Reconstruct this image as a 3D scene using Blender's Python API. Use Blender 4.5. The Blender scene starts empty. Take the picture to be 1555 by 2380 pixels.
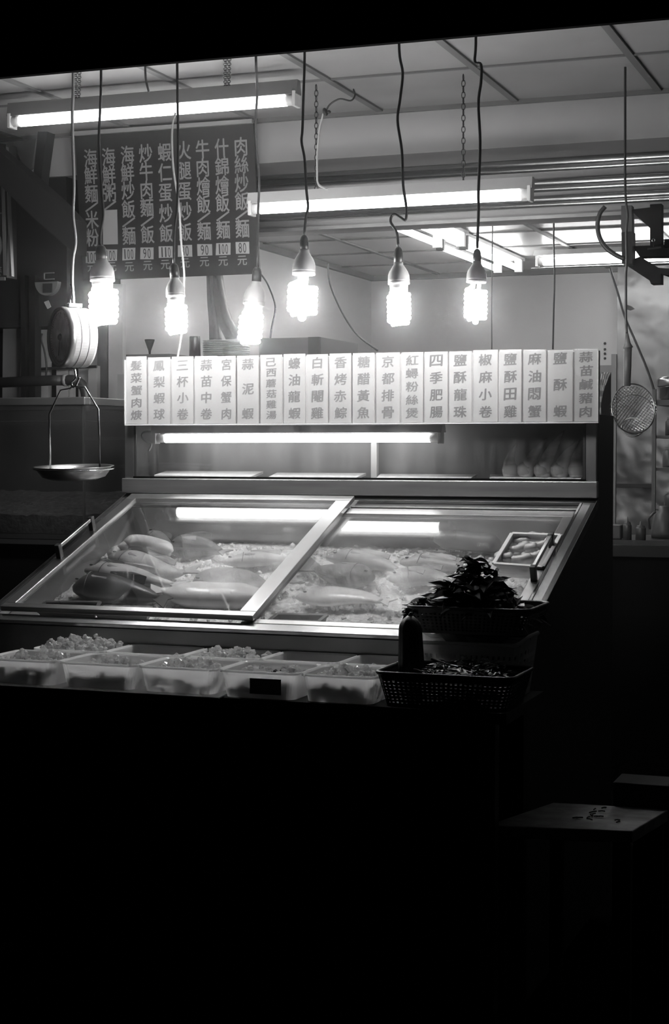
import bpy, math, random
from mathutils import Vector, Matrix, noise
random.seed(7)
SC = bpy.context.scene
COL = SC.collection
V3 = Vector
PI = math.pi

# ------------------------------------------------------------------ camera
F = 3850.0
TH = math.atan(1423 / F)
PT = math.atan(150 / F)
RT = V3((math.cos(TH), math.sin(TH), 0))
FW = V3((-math.sin(TH) * math.cos(PT), math.cos(TH) * math.cos(PT), -math.sin(PT)))
UP = RT.cross(FW)
CAM = V3((0, 0, 1.5))
cd = bpy.data.cameras.new('camera')
cam = bpy.data.objects.new('camera', cd)
COL.objects.link(cam)
M = Matrix((RT, UP, -FW)).transposed().to_4x4()
M.translation = CAM
cam.matrix_world = M
cd.sensor_fit = 'VERTICAL'
cd.sensor_height = 36
cd.sensor_width = 24
cd.lens = 36 * F / 2380
cd.clip_start = 0.05
cd.clip_end = 60
SC.camera = cam

def pl(x, y, P, N):
    """the point of a real plane (through P, normal N) seen at a photo pixel: used to read places off the photo"""
    d = FW + RT * ((x - 777.5) / F) - UP * ((y - 1190) / F)
    P = V3(P); N = V3(N)
    return CAM + d * ((P - CAM).dot(N) / d.dot(N))
def aY(x, y, Y): return pl(x, y, (0, Y, 0), (0, 1, 0))
def aX(x, y, X): return pl(x, y, (X, 0, 0), (1, 0, 0))
def aZ(x, y, Z): return pl(x, y, (0, 0, Z), (0, 0, 1))

# ------------------------------------------------------------------ materials (black and white place)
MATS = {}
def mat(name, g=.5, rough=.5, metal=0.0, var=0.0, scale=8.0, bump=0.0, bscale=60.0, spec=.5, trans=0.0, sub=0.0, coat=0.0, aniso=None):
    if name in MATS: return MATS[name]
    m = bpy.data.materials.new(name); m.use_nodes = True
    nt = m.node_tree; b = nt.nodes['Principled BSDF']
    b.inputs['Base Color'].default_value = (g, g, g, 1)
    b.inputs['Roughness'].default_value = rough
    b.inputs['Metallic'].default_value = metal
    b.inputs['Specular IOR Level'].default_value = spec
    if trans: b.inputs['Transmission Weight'].default_value = trans
    if sub:
        b.inputs['Subsurface Weight'].default_value = sub
        b.inputs['Subsurface Radius'].default_value = (.01, .01, .01)
        b.inputs['Subsurface Scale'].default_value = 1
    if coat: b.inputs['Coat Weight'].default_value = coat
    tc = nt.nodes.new('ShaderNodeTexCoord')
    if var or aniso:
        mp = nt.nodes.new('ShaderNodeMapping')
        nt.links.new(tc.outputs['Object'], mp.inputs['Vector'])
        if aniso: mp.inputs['Scale'].default_value = aniso
        n = nt.nodes.new('ShaderNodeTexNoise'); n.inputs['Scale'].default_value = scale; n.inputs['Detail'].default_value = 5
        nt.links.new(mp.outputs[0], n.inputs['Vector'])
        r = nt.nodes.new('ShaderNodeMapRange')
        r.inputs['From Min'].default_value = .3; r.inputs['From Max'].default_value = .7
        r.inputs['To Min'].default_value = g * (1 - var); r.inputs['To Max'].default_value = min(1, g * (1 + var))
        nt.links.new(n.outputs['Fac'], r.inputs['Value'])
        nt.links.new(r.outputs[0], b.inputs['Base Color'])
    if bump:
        n2 = nt.nodes.new('ShaderNodeTexNoise'); n2.inputs['Scale'].default_value = bscale; n2.inputs['Detail'].default_value = 3
        nt.links.new(tc.outputs['Object'], n2.inputs['Vector'])
        bp = nt.nodes.new('ShaderNodeBump'); bp.inputs['Strength'].default_value = bump; bp.inputs['Distance'].default_value = .03 if bscale < 4 else .01
        nt.links.new(n2.outputs['Fac'], bp.inputs['Height']); nt.links.new(bp.outputs[0], b.inputs['Normal'])
    MATS[name] = m
    return m

def emis(name, s, g=1.0):
    m = bpy.data.materials.new(name); m.use_nodes = True
    nt = m.node_tree; nt.nodes.clear()
    e = nt.nodes.new('ShaderNodeEmission'); o = nt.nodes.new('ShaderNodeOutputMaterial')
    e.inputs['Color'].default_value = (g, g, g, 1); e.inputs['Strength'].default_value = s
    nt.links.new(e.outputs[0], o.inputs['Surface'])
    MATS[name] = m
    return m

def pane(name, fog=0.0, fogvar=.5, rough=.02, tint=.97, refl=1.0, scale=5.0, streak=False, ior=1.5, gradx=None):
    """thin glass: clear, reflecting by Fresnel, with condensation that scatters light"""
    m = bpy.data.materials.new(name); m.use_nodes = True
    nt = m.node_tree; nt.nodes.clear(); N = nt.nodes.new; Lk = nt.links.new
    o = N('ShaderNodeOutputMaterial'); tr = N('ShaderNodeBsdfTransparent'); gl = N('ShaderNodeBsdfGlossy')
    tr.inputs[0].default_value = (tint,) * 3 + (1,)
    gl.inputs['Roughness'].default_value = rough
    # Schlick's Fresnel for a thin sheet, the same from both sides
    lw = N('ShaderNodeLayerWeight'); lw.inputs['Blend'].default_value = .5
    pw = N('ShaderNodeMath'); pw.operation = 'POWER'; pw.inputs[1].default_value = 5.0; Lk(lw.outputs['Facing'], pw.inputs[0])
    f0 = ((ior - 1) / (ior + 1)) ** 2
    mr = N('ShaderNodeMath'); mr.operation = 'MULTIPLY_ADD'; mr.inputs[1].default_value = (1 - f0) * refl; mr.inputs[2].default_value = f0 * refl; mr.use_clamp = True
    Lk(pw.outputs[0], mr.inputs[0])
    mx = N('ShaderNodeMixShader'); Lk(mr.outputs[0], mx.inputs[0]); Lk(tr.outputs[0], mx.inputs[1]); Lk(gl.outputs[0], mx.inputs[2])
    if fog:
        df = N('ShaderNodeBsdfDiffuse'); df.inputs[0].default_value = (.8, .8, .8, 1)
        tl = N('ShaderNodeBsdfTranslucent'); tl.inputs[0].default_value = (.8, .8, .8, 1)
        m2 = N('ShaderNodeMixShader'); m2.inputs[0].default_value = .5; Lk(df.outputs[0], m2.inputs[1]); Lk(tl.outputs[0], m2.inputs[2])
        tc = N('ShaderNodeTexCoord'); n = N('ShaderNodeTexNoise'); n.inputs['Scale'].default_value = scale; n.inputs['Detail'].default_value = 4
        mp = N('ShaderNodeMapping'); Lk(tc.outputs['Object'], mp.inputs[0])
        if streak: mp.inputs['Scale'].default_value = (5, 1, .6)
        Lk(mp.outputs[0], n.inputs['Vector'])
        r = N('ShaderNodeMapRange'); r.inputs['From Min'].default_value = .35; r.inputs['From Max'].default_value = .7
        r.inputs['To Min'].default_value = fog * (1 - fogvar); r.inputs['To Max'].default_value = fog * (1 + fogvar)
        Lk(n.outputs['Fac'], r.inputs['Value'])
        src = r.outputs[0]
        if gradx:   # fog thins toward the left end of this pane
            sx = N('ShaderNodeSeparateXYZ'); Lk(tc.outputs['Object'], sx.inputs[0]); g = N('ShaderNodeMapRange')
            g.inputs['From Min'].default_value = gradx[0]; g.inputs['From Max'].default_value = gradx[1]; g.inputs['To Min'].default_value = .15; g.inputs['To Max'].default_value = 1
            Lk(sx.outputs[0], g.inputs['Value']); mm_ = N('ShaderNodeMath'); mm_.operation = 'MULTIPLY'; Lk(src, mm_.inputs[0]); Lk(g.outputs[0], mm_.inputs[1]); src = mm_.outputs[0]
        m3 = N('ShaderNodeMixShader'); Lk(src, m3.inputs[0]); Lk(mx.outputs[0], m3.inputs[1]); Lk(m2.outputs[0], m3.inputs[2])
        Lk(m3.outputs[0], o.inputs['Surface'])
    else:
        Lk(mx.outputs[0], o.inputs['Surface'])
    MATS[name] = m
    return m

def translucent(name, g, t=.5, rough=.4):
    m = bpy.data.materials.new(name); m.use_nodes = True
    nt = m.node_tree; b = nt.nodes['Principled BSDF']; o = nt.nodes['Material Output']
    b.inputs['Base Color'].default_value = (g, g, g, 1); b.inputs['Roughness'].default_value = rough
    tl = nt.nodes.new('ShaderNodeBsdfTranslucent'); tl.inputs[0].default_value = (g, g, g, 1)
    mx = nt.nodes.new('ShaderNodeMixShader'); mx.inputs[0].default_value = t
    nt.links.new(b.outputs[0], mx.inputs[1]); nt.links.new(tl.outputs[0], mx.inputs[2]); nt.links.new(mx.outputs[0], o.inputs['Surface'])
    MATS[name] = m
    return m

BULB = emis('lit_bulb_glass', 92)
TUBE = emis('lit_tube_glass', 10)
TUBEC = emis('lit_case_tube_glass', 9)
TUBEK = emis('lit_kitchen_tube_glass', 21)
CEIL = mat('ceiling_board', .36, .5, var=.08, scale=3)
CEILK = mat('kitchen_ceiling_board', .55, .3, var=.06, scale=3)
TBAR = mat('ceiling_bar', .17, .5)
WALLK = mat('kitchen_wall_paint', .6, .6, var=.05, scale=2)
DARK = mat('black_paint', .006, .8, spec=.05)
DARK2 = mat('dark_metal', .03, .5, spec=.3)
TARP = mat('black_tarpaulin', .004, .95, spec=.02)
STEEL = mat('brushed_steel', .42, .32, metal=1, var=.15, scale=6, aniso=(1.5, 30, 30), bump=.03, bscale=12)
STEELD = mat('dull_steel', .30, .42, metal=1, var=.3, scale=5, bump=.05, bscale=14)
STEELW = mat('dented_steel', .12, .3, metal=1, var=.3, scale=2, bump=.9, bscale=2.6)
CHROME = mat('chrome', .7, .12, metal=1)
WHITEP = mat('white_plastic', .7, .35)
CREAM = mat('cream_plastic', .62, .3)
LAMPW = mat('lamp_base_plastic', .34, .3)
RUBBER = mat('black_rubber', .02, .45)
CORDM = mat('dark_cord', .035, .4)
CORDW = mat('white_cord', .4, .4)
GREYP = mat('grey_plastic', .2, .4)

# ------------------------------------------------------------------ mesh builder
ORG = {}
class MB:
    def __init__(s): s.v = []; s.f = []
    def add(s, vs, fs):
        b = len(s.v); s.v += [V3(v) for v in vs]; s.f += [tuple(b + i for i in f) for f in fs]; return s
    def obox(s, c, a, b, d):
        c = V3(c); a = V3(a); b = V3(b); d = V3(d)
        vs = [c + a * i + b * j + d * k for i in (-1, 1) for j in (-1, 1) for k in (-1, 1)]
        fs = [(0, 1, 3, 2), (4, 6, 7, 5), (0, 4, 5, 1), (2, 3, 7, 6), (0, 2, 6, 4), (1, 5, 7, 3)]
        if a.cross(b).dot(d) < 0: fs = [f[::-1] for f in fs]
        return s.add(vs, fs)
    def box(s, x0, x1, y0, y1, z0, z1):
        return s.obox(((x0 + x1) / 2, (y0 + y1) / 2, (z0 + z1) / 2), ((x1 - x0) / 2, 0, 0), (0, (y1 - y0) / 2, 0), (0, 0, (z1 - z0) / 2))
    def bar(s, p, q, w, h, side=None):
        p = V3(p); q = V3(q); d = q - p; sd = V3(side) if side else (V3((0, 0, 1)) if abs(d.normalized().z) < .9 else V3((1, 0, 0)))
        a = d.cross(sd).normalized(); b = a.cross(d).normalized()
        return s.obox((p + q) / 2, d / 2, a * w / 2, b * h / 2)
    def tube(s, pts, r, seg=8, caps=True, closed=False):
        pts = [V3(p) for p in pts]; n = len(pts); rs = r if isinstance(r, (list, tuple)) else [r] * n
        prev = None; rings = []
        for i, p in enumerate(pts):
            if closed: t = pts[(i + 1) % n] - pts[i - 1]
            else: t = pts[min(i + 1, n - 1)] - pts[max(i - 1, 0)]
            if t.length < 1e-9: t = V3((0, 0, 1))
            t.normalize()
            if prev is None:
                u = t.orthogonal().normalized()
            else:
                u = prev - t * prev.dot(t)
                u = u.normalized() if u.length > 1e-6 else t.orthogonal().normalized()
            prev = u; w = t.cross(u)
            rings.append([p + (u * math.cos(2 * PI * k / seg) + w * math.sin(2 * PI * k / seg)) * rs[i] for k in range(seg)])
        vs = [v for ring in rings for v in ring]; fs = []
        m = n if closed else n - 1
        for i in range(m):
            j = (i + 1) % n
            for k in range(seg):
                k2 = (k + 1) % seg
                fs.append((i * seg + k, i * seg + k2, j * seg + k2, j * seg + k))
        if caps and not closed:
            fs.append(tuple(range(seg - 1, -1, -1))); fs.append(tuple((n - 1) * seg + k for k in range(seg)))
        return s.add(vs, fs)
    def lathe(s, prof, c, ax=(0, 0, 1), seg=32):
        """prof = [(r, h)] along axis ax from c"""
        c = V3(c); ax = V3(ax).normalized(); u = ax.orthogonal().normalized(); w = ax.cross(u)
        vs = []; fs = []
        for r, h in prof:
            for k in range(seg):
                a = 2 * PI * k / seg
                vs.append(c + ax * h + (u * math.cos(a) + w * math.sin(a)) * max(r, 1e-5))
        for i in range(len(prof) - 1):
            for k in range(seg):
                k2 = (k + 1) % seg
                fs.append((i * seg + k, i * seg + k2, (i + 1) * seg + k2, (i + 1) * seg + k))
        return s.add(vs, fs)
    def prism(s, poly, ext):
        poly = [V3(p) for p in poly]; ext = V3(ext); n = len(poly)
        vs = poly + [p + ext for p in poly]
        fs = [tuple(range(n - 1, -1, -1)), tuple(range(n, 2 * n))] + [(i, (i + 1) % n, n + (i + 1) % n, n + i) for i in range(n)]
        return s.add(vs, fs)
    def blob(s, c, r, sub=1, jit=.0, sq=(1, 1, 1)):
        vs, fs = ICO[sub]
        c = V3(c); rot = Matrix.Rotation(random.random() * 6, 3, 'X') @ Matrix.Rotation(random.random() * 6, 3, 'Z')
        return s.add([c + rot @ V3((v.x * sq[0], v.y * sq[1], v.z * sq[2])) * r * (1 + jit * (random.random() - .5)) for v in vs], fs)
    def ell(s, c, a, b, d, sub=2):
        vs, fs = ICO[sub]; c = V3(c); a = V3(a); b = V3(b); d = V3(d)
        return s.add([c + a * v.x + b * v.y + d * v.z for v in vs], fs)
    def build(s, name, m, parent=None, smooth=False, label=None, cat=None, group=None, kind=None, bevel=0, solid=0, sub=0):
        if parent is not None: o0 = ORG[parent]
        elif cat is not None or kind is not None:
            xs = [v.x for v in s.v]; ys = [v.y for v in s.v]; zs = [v.z for v in s.v]
            o0 = V3(((min(xs) + max(xs)) / 2, (min(ys) + max(ys)) / 2, min(zs)))
        else: o0 = V3((0, 0, 0))
        me = bpy.data.meshes.new(name)
        me.from_pydata([tuple(v - o0) for v in s.v], [], s.f)
        me.validate()
        if smooth:
            me.polygons.foreach_set('use_smooth', [True] * len(me.polygons))
        me.materials.append(m)
        ob = bpy.data.objects.new(name, me); COL.objects.link(ob)
        if parent is not None: ob.parent = parent
        else: ob.location = o0
        ORG[ob] = o0
        if label: ob['label'] = label
        if cat: ob['category'] = cat
        if group: ob['group'] = group
        if kind: ob['kind'] = kind
        if solid:
            md = ob.modifiers.new('solid', 'SOLIDIFY'); md.thickness = solid; md.offset = 0
        if bevel:
            md = ob.modifiers.new('bevel', 'BEVEL'); md.width = bevel; md.segments = 2; md.limit_method = 'ANGLE'
        if sub:
            md = ob.modifiers.new('sub', 'SUBSURF'); md.levels = sub; md.render_levels = sub
        return ob

def ico(n):
    import bmesh
    bm = bmesh.new(); bmesh.ops.create_icosphere(bm, subdivisions=n, radius=1)
    vs = [v.co.copy() for v in bm.verts]; fs = [tuple(v.index for v in f.verts) for f in bm.faces]
    bm.free(); return vs, fs
ICO = {1: ico(1), 2: ico(2), 3: ico(3)}

def thing(name, label, cat, loc, group=None):
    o = bpy.data.objects.new(name, None); COL.objects.link(o); o.location = V3(loc); o.empty_display_size = .05
    o['label'] = label; o['category'] = cat
    if group: o['group'] = group
    ORG[o] = V3(loc); return o

def smooth_path(pts, n=6):
    pts = [V3(p) for p in pts]; out = []
    P = [pts[0] * 2 - pts[1]] + pts + [pts[-1] * 2 - pts[-2]]
    for i in range(1, len(P) - 2):
        for k in range(n):
            t = k / n; a, b, c, d = P[i - 1], P[i], P[i + 1], P[i + 2]
            out.append(.5 * ((2 * b) + (c - a) * t + (2 * a - 5 * b + 4 * c - d) * t * t + (3 * b - a - 3 * c + d) * t ** 3))
    out.append(pts[-1]); return out

# glyphs
GL = {}
def glyph(ch, off=.02):
    k = (ch, off)
    if k not in GL:
        cu = bpy.data.curves.new('g', 'FONT'); cu.body = ch; cu.size = 1; cu.offset = off; cu.resolution_u = 3
        cu.align_x = 'LEFT'
        ob = bpy.data.objects.new('g', cu); COL.objects.link(ob)
        bpy.context.view_layer.update()
        me = bpy.data.meshes.new_from_object(ob.evaluated_get(bpy.context.evaluated_depsgraph_get()))
        vs = [v.co.copy() for v in me.vertices]; fs = [tuple(p.vertices) for p in me.polygons]
        bpy.data.objects.remove(ob); bpy.data.curves.remove(cu); bpy.data.meshes.remove(me)
        if vs:
            x0 = min(v.x for v in vs); x1 = max(v.x for v in vs); y0 = min(v.y for v in vs); y1 = max(v.y for v in vs)
        else: x0 = x1 = y0 = y1 = 0
        GL[k] = (vs, fs, (x0, x1, y0, y1))
    return GL[k]
def put_glyph(mb, ch, c, u, v, w, h, off=.02, fit=True, shear=0.0):
    """glyph in a w x h cell centred on c; u right, v up; off = stroke thickening in em"""
    vs, fs, (x0, x1, y0, y1) = glyph(ch, 0)
    if not vs: return
    cx, cy = (x0 + x1) / 2, (y0 + y1) / 2
    gw = max(x1 - x0, 1e-3); gh = max(y1 - y0, 1e-3)
    big = max(gw, gh)
    if ch in '0123456789': sx, sy = w / gw, h / gh
    else: sx, sy = w / max(big, .80 * EM), h / max(big, .80 * EM)
    nn = u.cross(v).normalized()
    if nn.dot(CAM - c) < 0: nn = -nn
    sh = [(0, 0)] if off <= 0 else [(-off, 0), (off, 0), (0, off * .8), (0, -off * .8), (off * .6, off * .6), (-off * .6, -off * .6)]
    for k, (dx, dy) in enumerate(sh):
        mb.add([c + nn * (.00006 * k) + u * ((p.x - cx + dx * EM) * sx + shear * (p.y - cy) * sy) + v * (p.y - cy + dy * EM + shear * (p.x - cx)) * sy for p in vs], fs)
_g = glyph('國', 0)[2]
EM = max(_g[1] - _g[0], _g[3] - _g[2]) / .92

def cord(mb, pts, r): mb.tube(smooth_path(pts, 5), r, 8)

# ================================================================== SETTING
m = MB().box(-8, 6, -2, 10, -.05, 0); m.build('floor', mat('wet_floor', .004, .95, var=.3, spec=0), kind='structure')
# front ceiling: boards with bars
m = MB()
m.box(-6, 2.5, 3.95, 6.02, 2.78, 2.82)
m.build('ceiling', CEIL, kind='structure')
m = MB()
xs = [-4.64, -4.12, -3.6, -3.077, -2.55, -2.035, -1.51, -.986, -.46, .06, .58, 1.1]
for x in xs: m.box(x - .013, x + .013, 3.95, 6.02, 2.772, 2.7795)
for y in (4.25, 4.845, 5.44): m.box(-6, 2.5, y - .008, y + .008, 2.774, 2.7795)
m.build('trim_1', TBAR, kind='structure')
m = MB().box(-6, 2.5, 6.02, 6.30, 2.61, 2.95); m.build('wall_front', mat('fascia_board', .36, .55, var=.05, scale=2), kind='structure')
m = MB().box(-6, 2.5, 6.0, 6.02, 2.765, 2.79); m.build('trim_2', TBAR, kind='structure')
# kitchen shell
m = MB().box(-3.45, 2.5, 6.5, 9.95, 2.57, 2.61); m.build('ceiling_kitchen', CEILK, kind='structure')
m = MB()
for x in (-2.95, -2.45, -1.9, -1.35, -.8, -.2, .4): m.box(x - .012, x + .012, 6.5, 9.86, 2.562, 2.5695)
for y in (6.9, 7.45, 8.05, 8.65, 9.25): m.box(-3.4, 2.5, y - .012, y + .012, 2.564, 2.5695)
m.box(-3.4, 2.5, 9.82, 9.86, 2.54, 2.57); m.box(-3.41, -3.37, 6.5, 9.86, 2.54, 2.57)
m.build('trim_3', TBAR, kind='structure')
m = MB().box(-3.5, 2.6, 9.86, 9.96, 0, 2.62); m.build('wall_back', WALLK, kind='structure')
m = MB().box(-3.5, -3.40, 6.30, 9.86, 0, 2.62); m.build('wall_left', WALLK, kind='structure')
m = MB().box(2.5, 2.6, 6.3, 9.86, 0, 2.62); m.build('wall_right', WALLK, kind='structure')
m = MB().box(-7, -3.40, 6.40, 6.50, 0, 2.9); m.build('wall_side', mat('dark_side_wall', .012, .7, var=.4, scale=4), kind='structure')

# ================================================================== AWNING
t = thing('awning', 'black sheet awning hanging across the top of the picture', 'awning', (-1.5, 3.9, 2.49))
m = MB().box(-6, 2.5, 3.88, 3.9, 2.488, 3.2); m.build('valance', TARP, t)
m = MB().box(-6, 2.5, 1.2, 3.9, 3.2, 3.24); m.build('roof_sheet', TARP, t)
m = MB().box(-6, 2.5, 3.9, 4.0, 2.83, 3.2); m.build('back_board', TARP, t)

# ================================================================== ROLLER SHUTTER BOX with round rails
t = thing('roller_shutter', 'long steel shutter housing with round rails above the kitchen opening', 'shutter', (-1, 6.3, 2.38))
m = MB(); m.box(-3.35, 2.5, 6.31, 6.47, 2.385, 2.60); m.build('housing', mat('shutter_face', .3, .35, metal=.7, var=.15, scale=4, aniso=(.3, 1, 8)), t)
for z, r in ((2.592, .017), (2.568, .011), (2.515, .016), (2.492, .011), (2.452, .015), (2.432, .010)):
    m = MB().tube([(-3.35, 6.30 - .004, z), (2.5, 6.30 - .004, z)], r, 16); m.build('rail', mat('rail_steel', .5, .25, metal=1), t, smooth=True)
m = MB().box(-3.35, 2.5, 6.26, 6.34, 2.375, 2.388); m.build('bottom_lip', STEELD, t)

# ================================================================== MENU BOARD
TL = V3((-3.31, 5.94, 2.752)); TRc = V3((-2.53, 5.94, 2.750)); BL = V3((-3.31, 6.0, 2.178)); BR = V3((-2.53, 6.0, 2.178))
bn = (TRc - TL).cross(BL - TL).normalized()
if bn.y > 0: bn = -bn
bu = (TRc - TL).normalized(); bv = (TL - BL).normalized()
t = thing('menu_board', 'large dark hanging price board with nine columns of pale writing', 'menu board', (TL + TRc + BL + BR) / 4)
m = MB().prism([TL, TRc, BR, BL], -bn * .012); m.build('panel', mat('menu_board_vinyl', .024, .45, var=.12, scale=4), t)
m = MB().bar(TL + bv * .008 + bn * .004, TRc + bv * .008 + bn * .004, .02, .016); m.build('top_batten', mat('batten', .35, .5), t)
INK = mat('menu_board_lettering', .27, .5)
STK = mat('price_sticker_paper', .38, .6)
PEN = mat('price_pen_ink', .04, .6)
def bp(cx, cy):  # crop coordinates of the studied region -> board plane
    return pl(160 + cx * .29582, 280 + cy * .29582, TL + bn * .0015, bn)
k_ = .29582 * (TL - CAM).dot(FW) / F
cols = [
 [('海',170,295),('鮮',172,430),('麵',177,575),('／',180,680),('米',182,780),('粉',185,920),('元',180,1152)],
 [('海',312,285),('鮮',315,425),('粥',318,565),('／',322,670),('元',338,1150)],
 [('海',460,270),('鮮',460,410),('炒',465,550),('飯',468,695),('／',470,800),('麵',472,905),('元',475,1150)],
 [('炒',603,258),('牛',607,400),('肉',610,545),('麵',613,685),('／',615,793),('飯',618,895),('元',620,1140)],
 [('蝦',752,248),('仁',755,408),('蛋',758,568),('炒',762,728),('飯',765,885),('元',758,1132)],
 [('火',905,235),('腿',908,395),('蛋',908,557),('炒',912,715),('飯',912,875),('元',913,1120)],
 [('牛',1050,225),('肉',1052,370),('燴',1057,515),('飯',1058,655),('／',1060,760),('麵',1062,868),('元',1065,1110)],
 [('什',1200,215),('錦',1202,358),('燴',1205,505),('飯',1207,645),('／',1210,752),('麵',1212,858),('元',1212,1105)],
 [('肉',1352,205),('絲',1356,345),('炒',1357,490),('飯',1360,633),('／',1360,742),('麵',1363,848),('元',1362,1100)]]
for c in cols:
    m = MB()
    for ch, x, y in c:
        p = bp(x, y)
        if ch == '／':
            q = bp(x - 48, y + 36); r = bp(x + 48, y - 36); d = (r - q).normalized(); n_ = d.cross(bn).normalized() * k_ * 7
            m.add([q - n_, r - n_, r + n_, q + n_], [(0, 1, 2, 3)])
        elif ch == '元': put_glyph(m, ch, p, bu, bv, 76 * k_, 76 * k_, .02)
        else: put_glyph(m, ch, p, bu, bv, 112 * k_, 138 * k_, .018)
    m.build('lettering', INK, t)
prices = [('100',180,1075,90),('100',328,1060,105),('100',470,1050,100),('90',615,1045,105),('110',762,1035,110),('80',913,1025,112),('90',1068,1018,115),('100',1213,1010,112),('80',1365,1000,104)]
for s_, x, y, w in prices:
    m = MB(); a = w / 2; jj = lambda: random.uniform(-3, 3)
    q = [bp(x - a + jj(), y + 48 + jj()), bp(x + a + jj(), y + 44 + jj()), bp(x + a + jj(), y - 48 + jj()), bp(x - a + jj(), y - 46 + jj())]
    m.prism(q, bn * .0008); st = m.build('price_sticker', STK, t)
    m = MB(); n_ = len(s_); dw = min(34, 84 / n_)
    for i, ch in enumerate(s_):
        put_glyph(m, ch, bp(x + (i - (n_ - 1) / 2) * dw, y) + bn * .0014, bu, bv, (dw * (.4 if ch == '1' else .8)) * k_, 76 * k_, 0)
    m.build('price_digits', PEN, st)
m = MB().prism([bp(270, 975), bp(386, 972), bp(380, 700), bp(268, 706)], bn * .0008); m.build('blank_sticker', STK, t, label='plain pale paper patch')

# ================================================================== DISPLAY CASE
AL = math.radians(20.2)
CX0, CX1 = -2.60, -.993
LO = V3((0, 5.0, 1.345)); LV = V3((0, -math.cos(AL), -math.sin(AL))); LN = V3((0, -math.sin(AL), math.cos(AL)))
def L(x, v, n=0): return V3((x, 0, 0)) + LO + LV * v + LN * n
def ol(px, py, n=0): return pl(px, py, LO + LN * n, LN)
FRONTY = L(0, .972).y; FRONTZ = L(0, .972).z
case = thing('display_case', 'stainless steel refrigerated seafood case with sloping sliding glass lids', 'display case', ((CX0 + CX1) / 2, 4.6, 0))
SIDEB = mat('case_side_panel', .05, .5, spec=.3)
def side(x, ext, mm, nm):
    m = MB().prism([(x, FRONTY, .08), (x, FRONTY, FRONTZ), (x, 5.0, 1.345), (x, 5.0, 1.60), (x, 5.24, 1.60), (x, 5.24, .08)], (ext, 0, 0)); return m.build(nm, mm, case)
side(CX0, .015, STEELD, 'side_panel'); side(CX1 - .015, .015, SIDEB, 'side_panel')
m = MB().box(CX0 + .015, CX1 - .015, FRONTY, FRONTY + .02, .08, FRONTZ - .012); m.build('front_panel', mat('case_front_steel', .22, .42, metal=1, var=.2, scale=4), case)
m = MB().box(CX0 + .015, CX1 - .015, 5.22, 5.24, .08, 1.60); m.build('back_panel', mat('case_back_inside', .17, .5, var=.15, scale=5), case)
m = MB().box(CX0 + .015, CX1 - .015, 4.985, 5.22, 1.385, 1.392); m.build('upper_floor', mat('case_floor', .3, .3), case)
m = MB().box(CX0 + .015, CX1 - .015, 5.0, 5.24, 1.585, 1.60); m.build('top_panel', STEELD, case)
# ledge (vertical stainless band under the window) and window frame
m = MB().box(CX0 - .002, CX1 + .002, 4.975, 4.998, 1.347, 1.397); m.build('ledge', mat('ledge_steel', .36, .42, metal=.9, var=.3, scale=5, aniso=(.4, 1, 5), bump=.06, bscale=25), case, bevel=.003)
fr = MB()
fr.box(CX0 + .005, -2.560, 4.985, 5.0, 1.397, 1.60); fr.box(-1.03, CX1 - .003, 4.985, 5.0, 1.397, 1.60); fr.box(-2.56, -1.03, 4.985, 5.0, 1.572, 1.60)
fr.build('window_frame', STEELD, case, bevel=.002)
fr = MB().box(-2.56, -1.03, 4.978, 4.99, 1.397, 1.404); fr.build('window_sill', CHROME, case)
fr = MB(); fr.box(-2.56, -2.552, 4.984, 4.99, 1.404, 1.572); fr.box(-1.038, -1.03, 4.984, 4.99, 1.404, 1.572)
fr.build('window_gasket', RUBBER, case)
m = MB().box(-2.56, -1.03, 4.991, 4.995, 1.404, 1.572); m.build('window_glass', pane('window_glass', fog=.035, fogvar=.9, scale=4, streak=True), case)
m = MB(); q = aY(871, 1050, 5.19).x; m.box(q - .01, q + .01, 5.18, 5.20, 1.392, 1.58); m.build('divider', mat('clear_divider', .6, .3), case)
# deck frame around the opening, in the sloping plane
DK = mat('deck_steel', .5, .27, metal=1, var=.12, scale=5, aniso=(1, 1, 1), bump=.02, bscale=10)
def strip(x0, x1, v0, v1, n0, n1, mm, nm, par=case, bevel=.002):
    m = MB().obox(L((x0 + x1) / 2, (v0 + v1) / 2, (n0 + n1) / 2), V3(((x1 - x0) / 2, 0, 0)), LV * (v1 - v0) / 2, LN * (n1 - n0) / 2)
    return m.build(nm, mm, par, bevel=bevel)
strip(CX0, CX1, -.005, .04, -.03, 0, DK, 'deck_rail'); strip(CX0, CX1, .932, .972, -.03, 0, DK, 'deck_rail')
strip(CX0, -2.562, .04, .932, -.03, 0, DK, 'deck_rail'); strip(-1.034, CX1, .04, .932, -.03, 0, DK, 'deck_rail')
strip(-2.562, -1.034, .038, .043, 0, .003, CHROME, 'track_edge', bevel=0); strip(-2.562, -2.556, .04, .94, 0, .004, CHROME, 'track_edge', bevel=0)
strip(-1.040, -1.034, .04, .94, 0, .003, CHROME, 'track_edge', bevel=0)
strip(-1.76, -1.034, .09, .096, -.006, .002, CHROME, 'track_edge', bevel=0)
strip(-1.76, -1.036, .043, .09, -.012, -.008, STEELD, 'track_bed', bevel=0)
# basin
BAS = mat('basin_steel', .28, .4, metal=.5)
strip(-2.56, -1.036, .04, .05, -.30, -.03, BAS, 'basin_wall', bevel=0); strip(-2.56, -1.036, .93, .94, -.24, -.03, BAS, 'basin_wall', bevel=0)
strip(-2.57, -2.56, .04, .94, -.26, -.03, BAS, 'basin_wall', bevel=0); strip(-1.036, -1.026, .04, .94, -.26, -.03, BAS, 'basin_wall', bevel=0)
strip(-2.57, -1.026, .04, .94, -.27, -.25, BAS, 'basin_floor', bevel=0)
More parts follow.
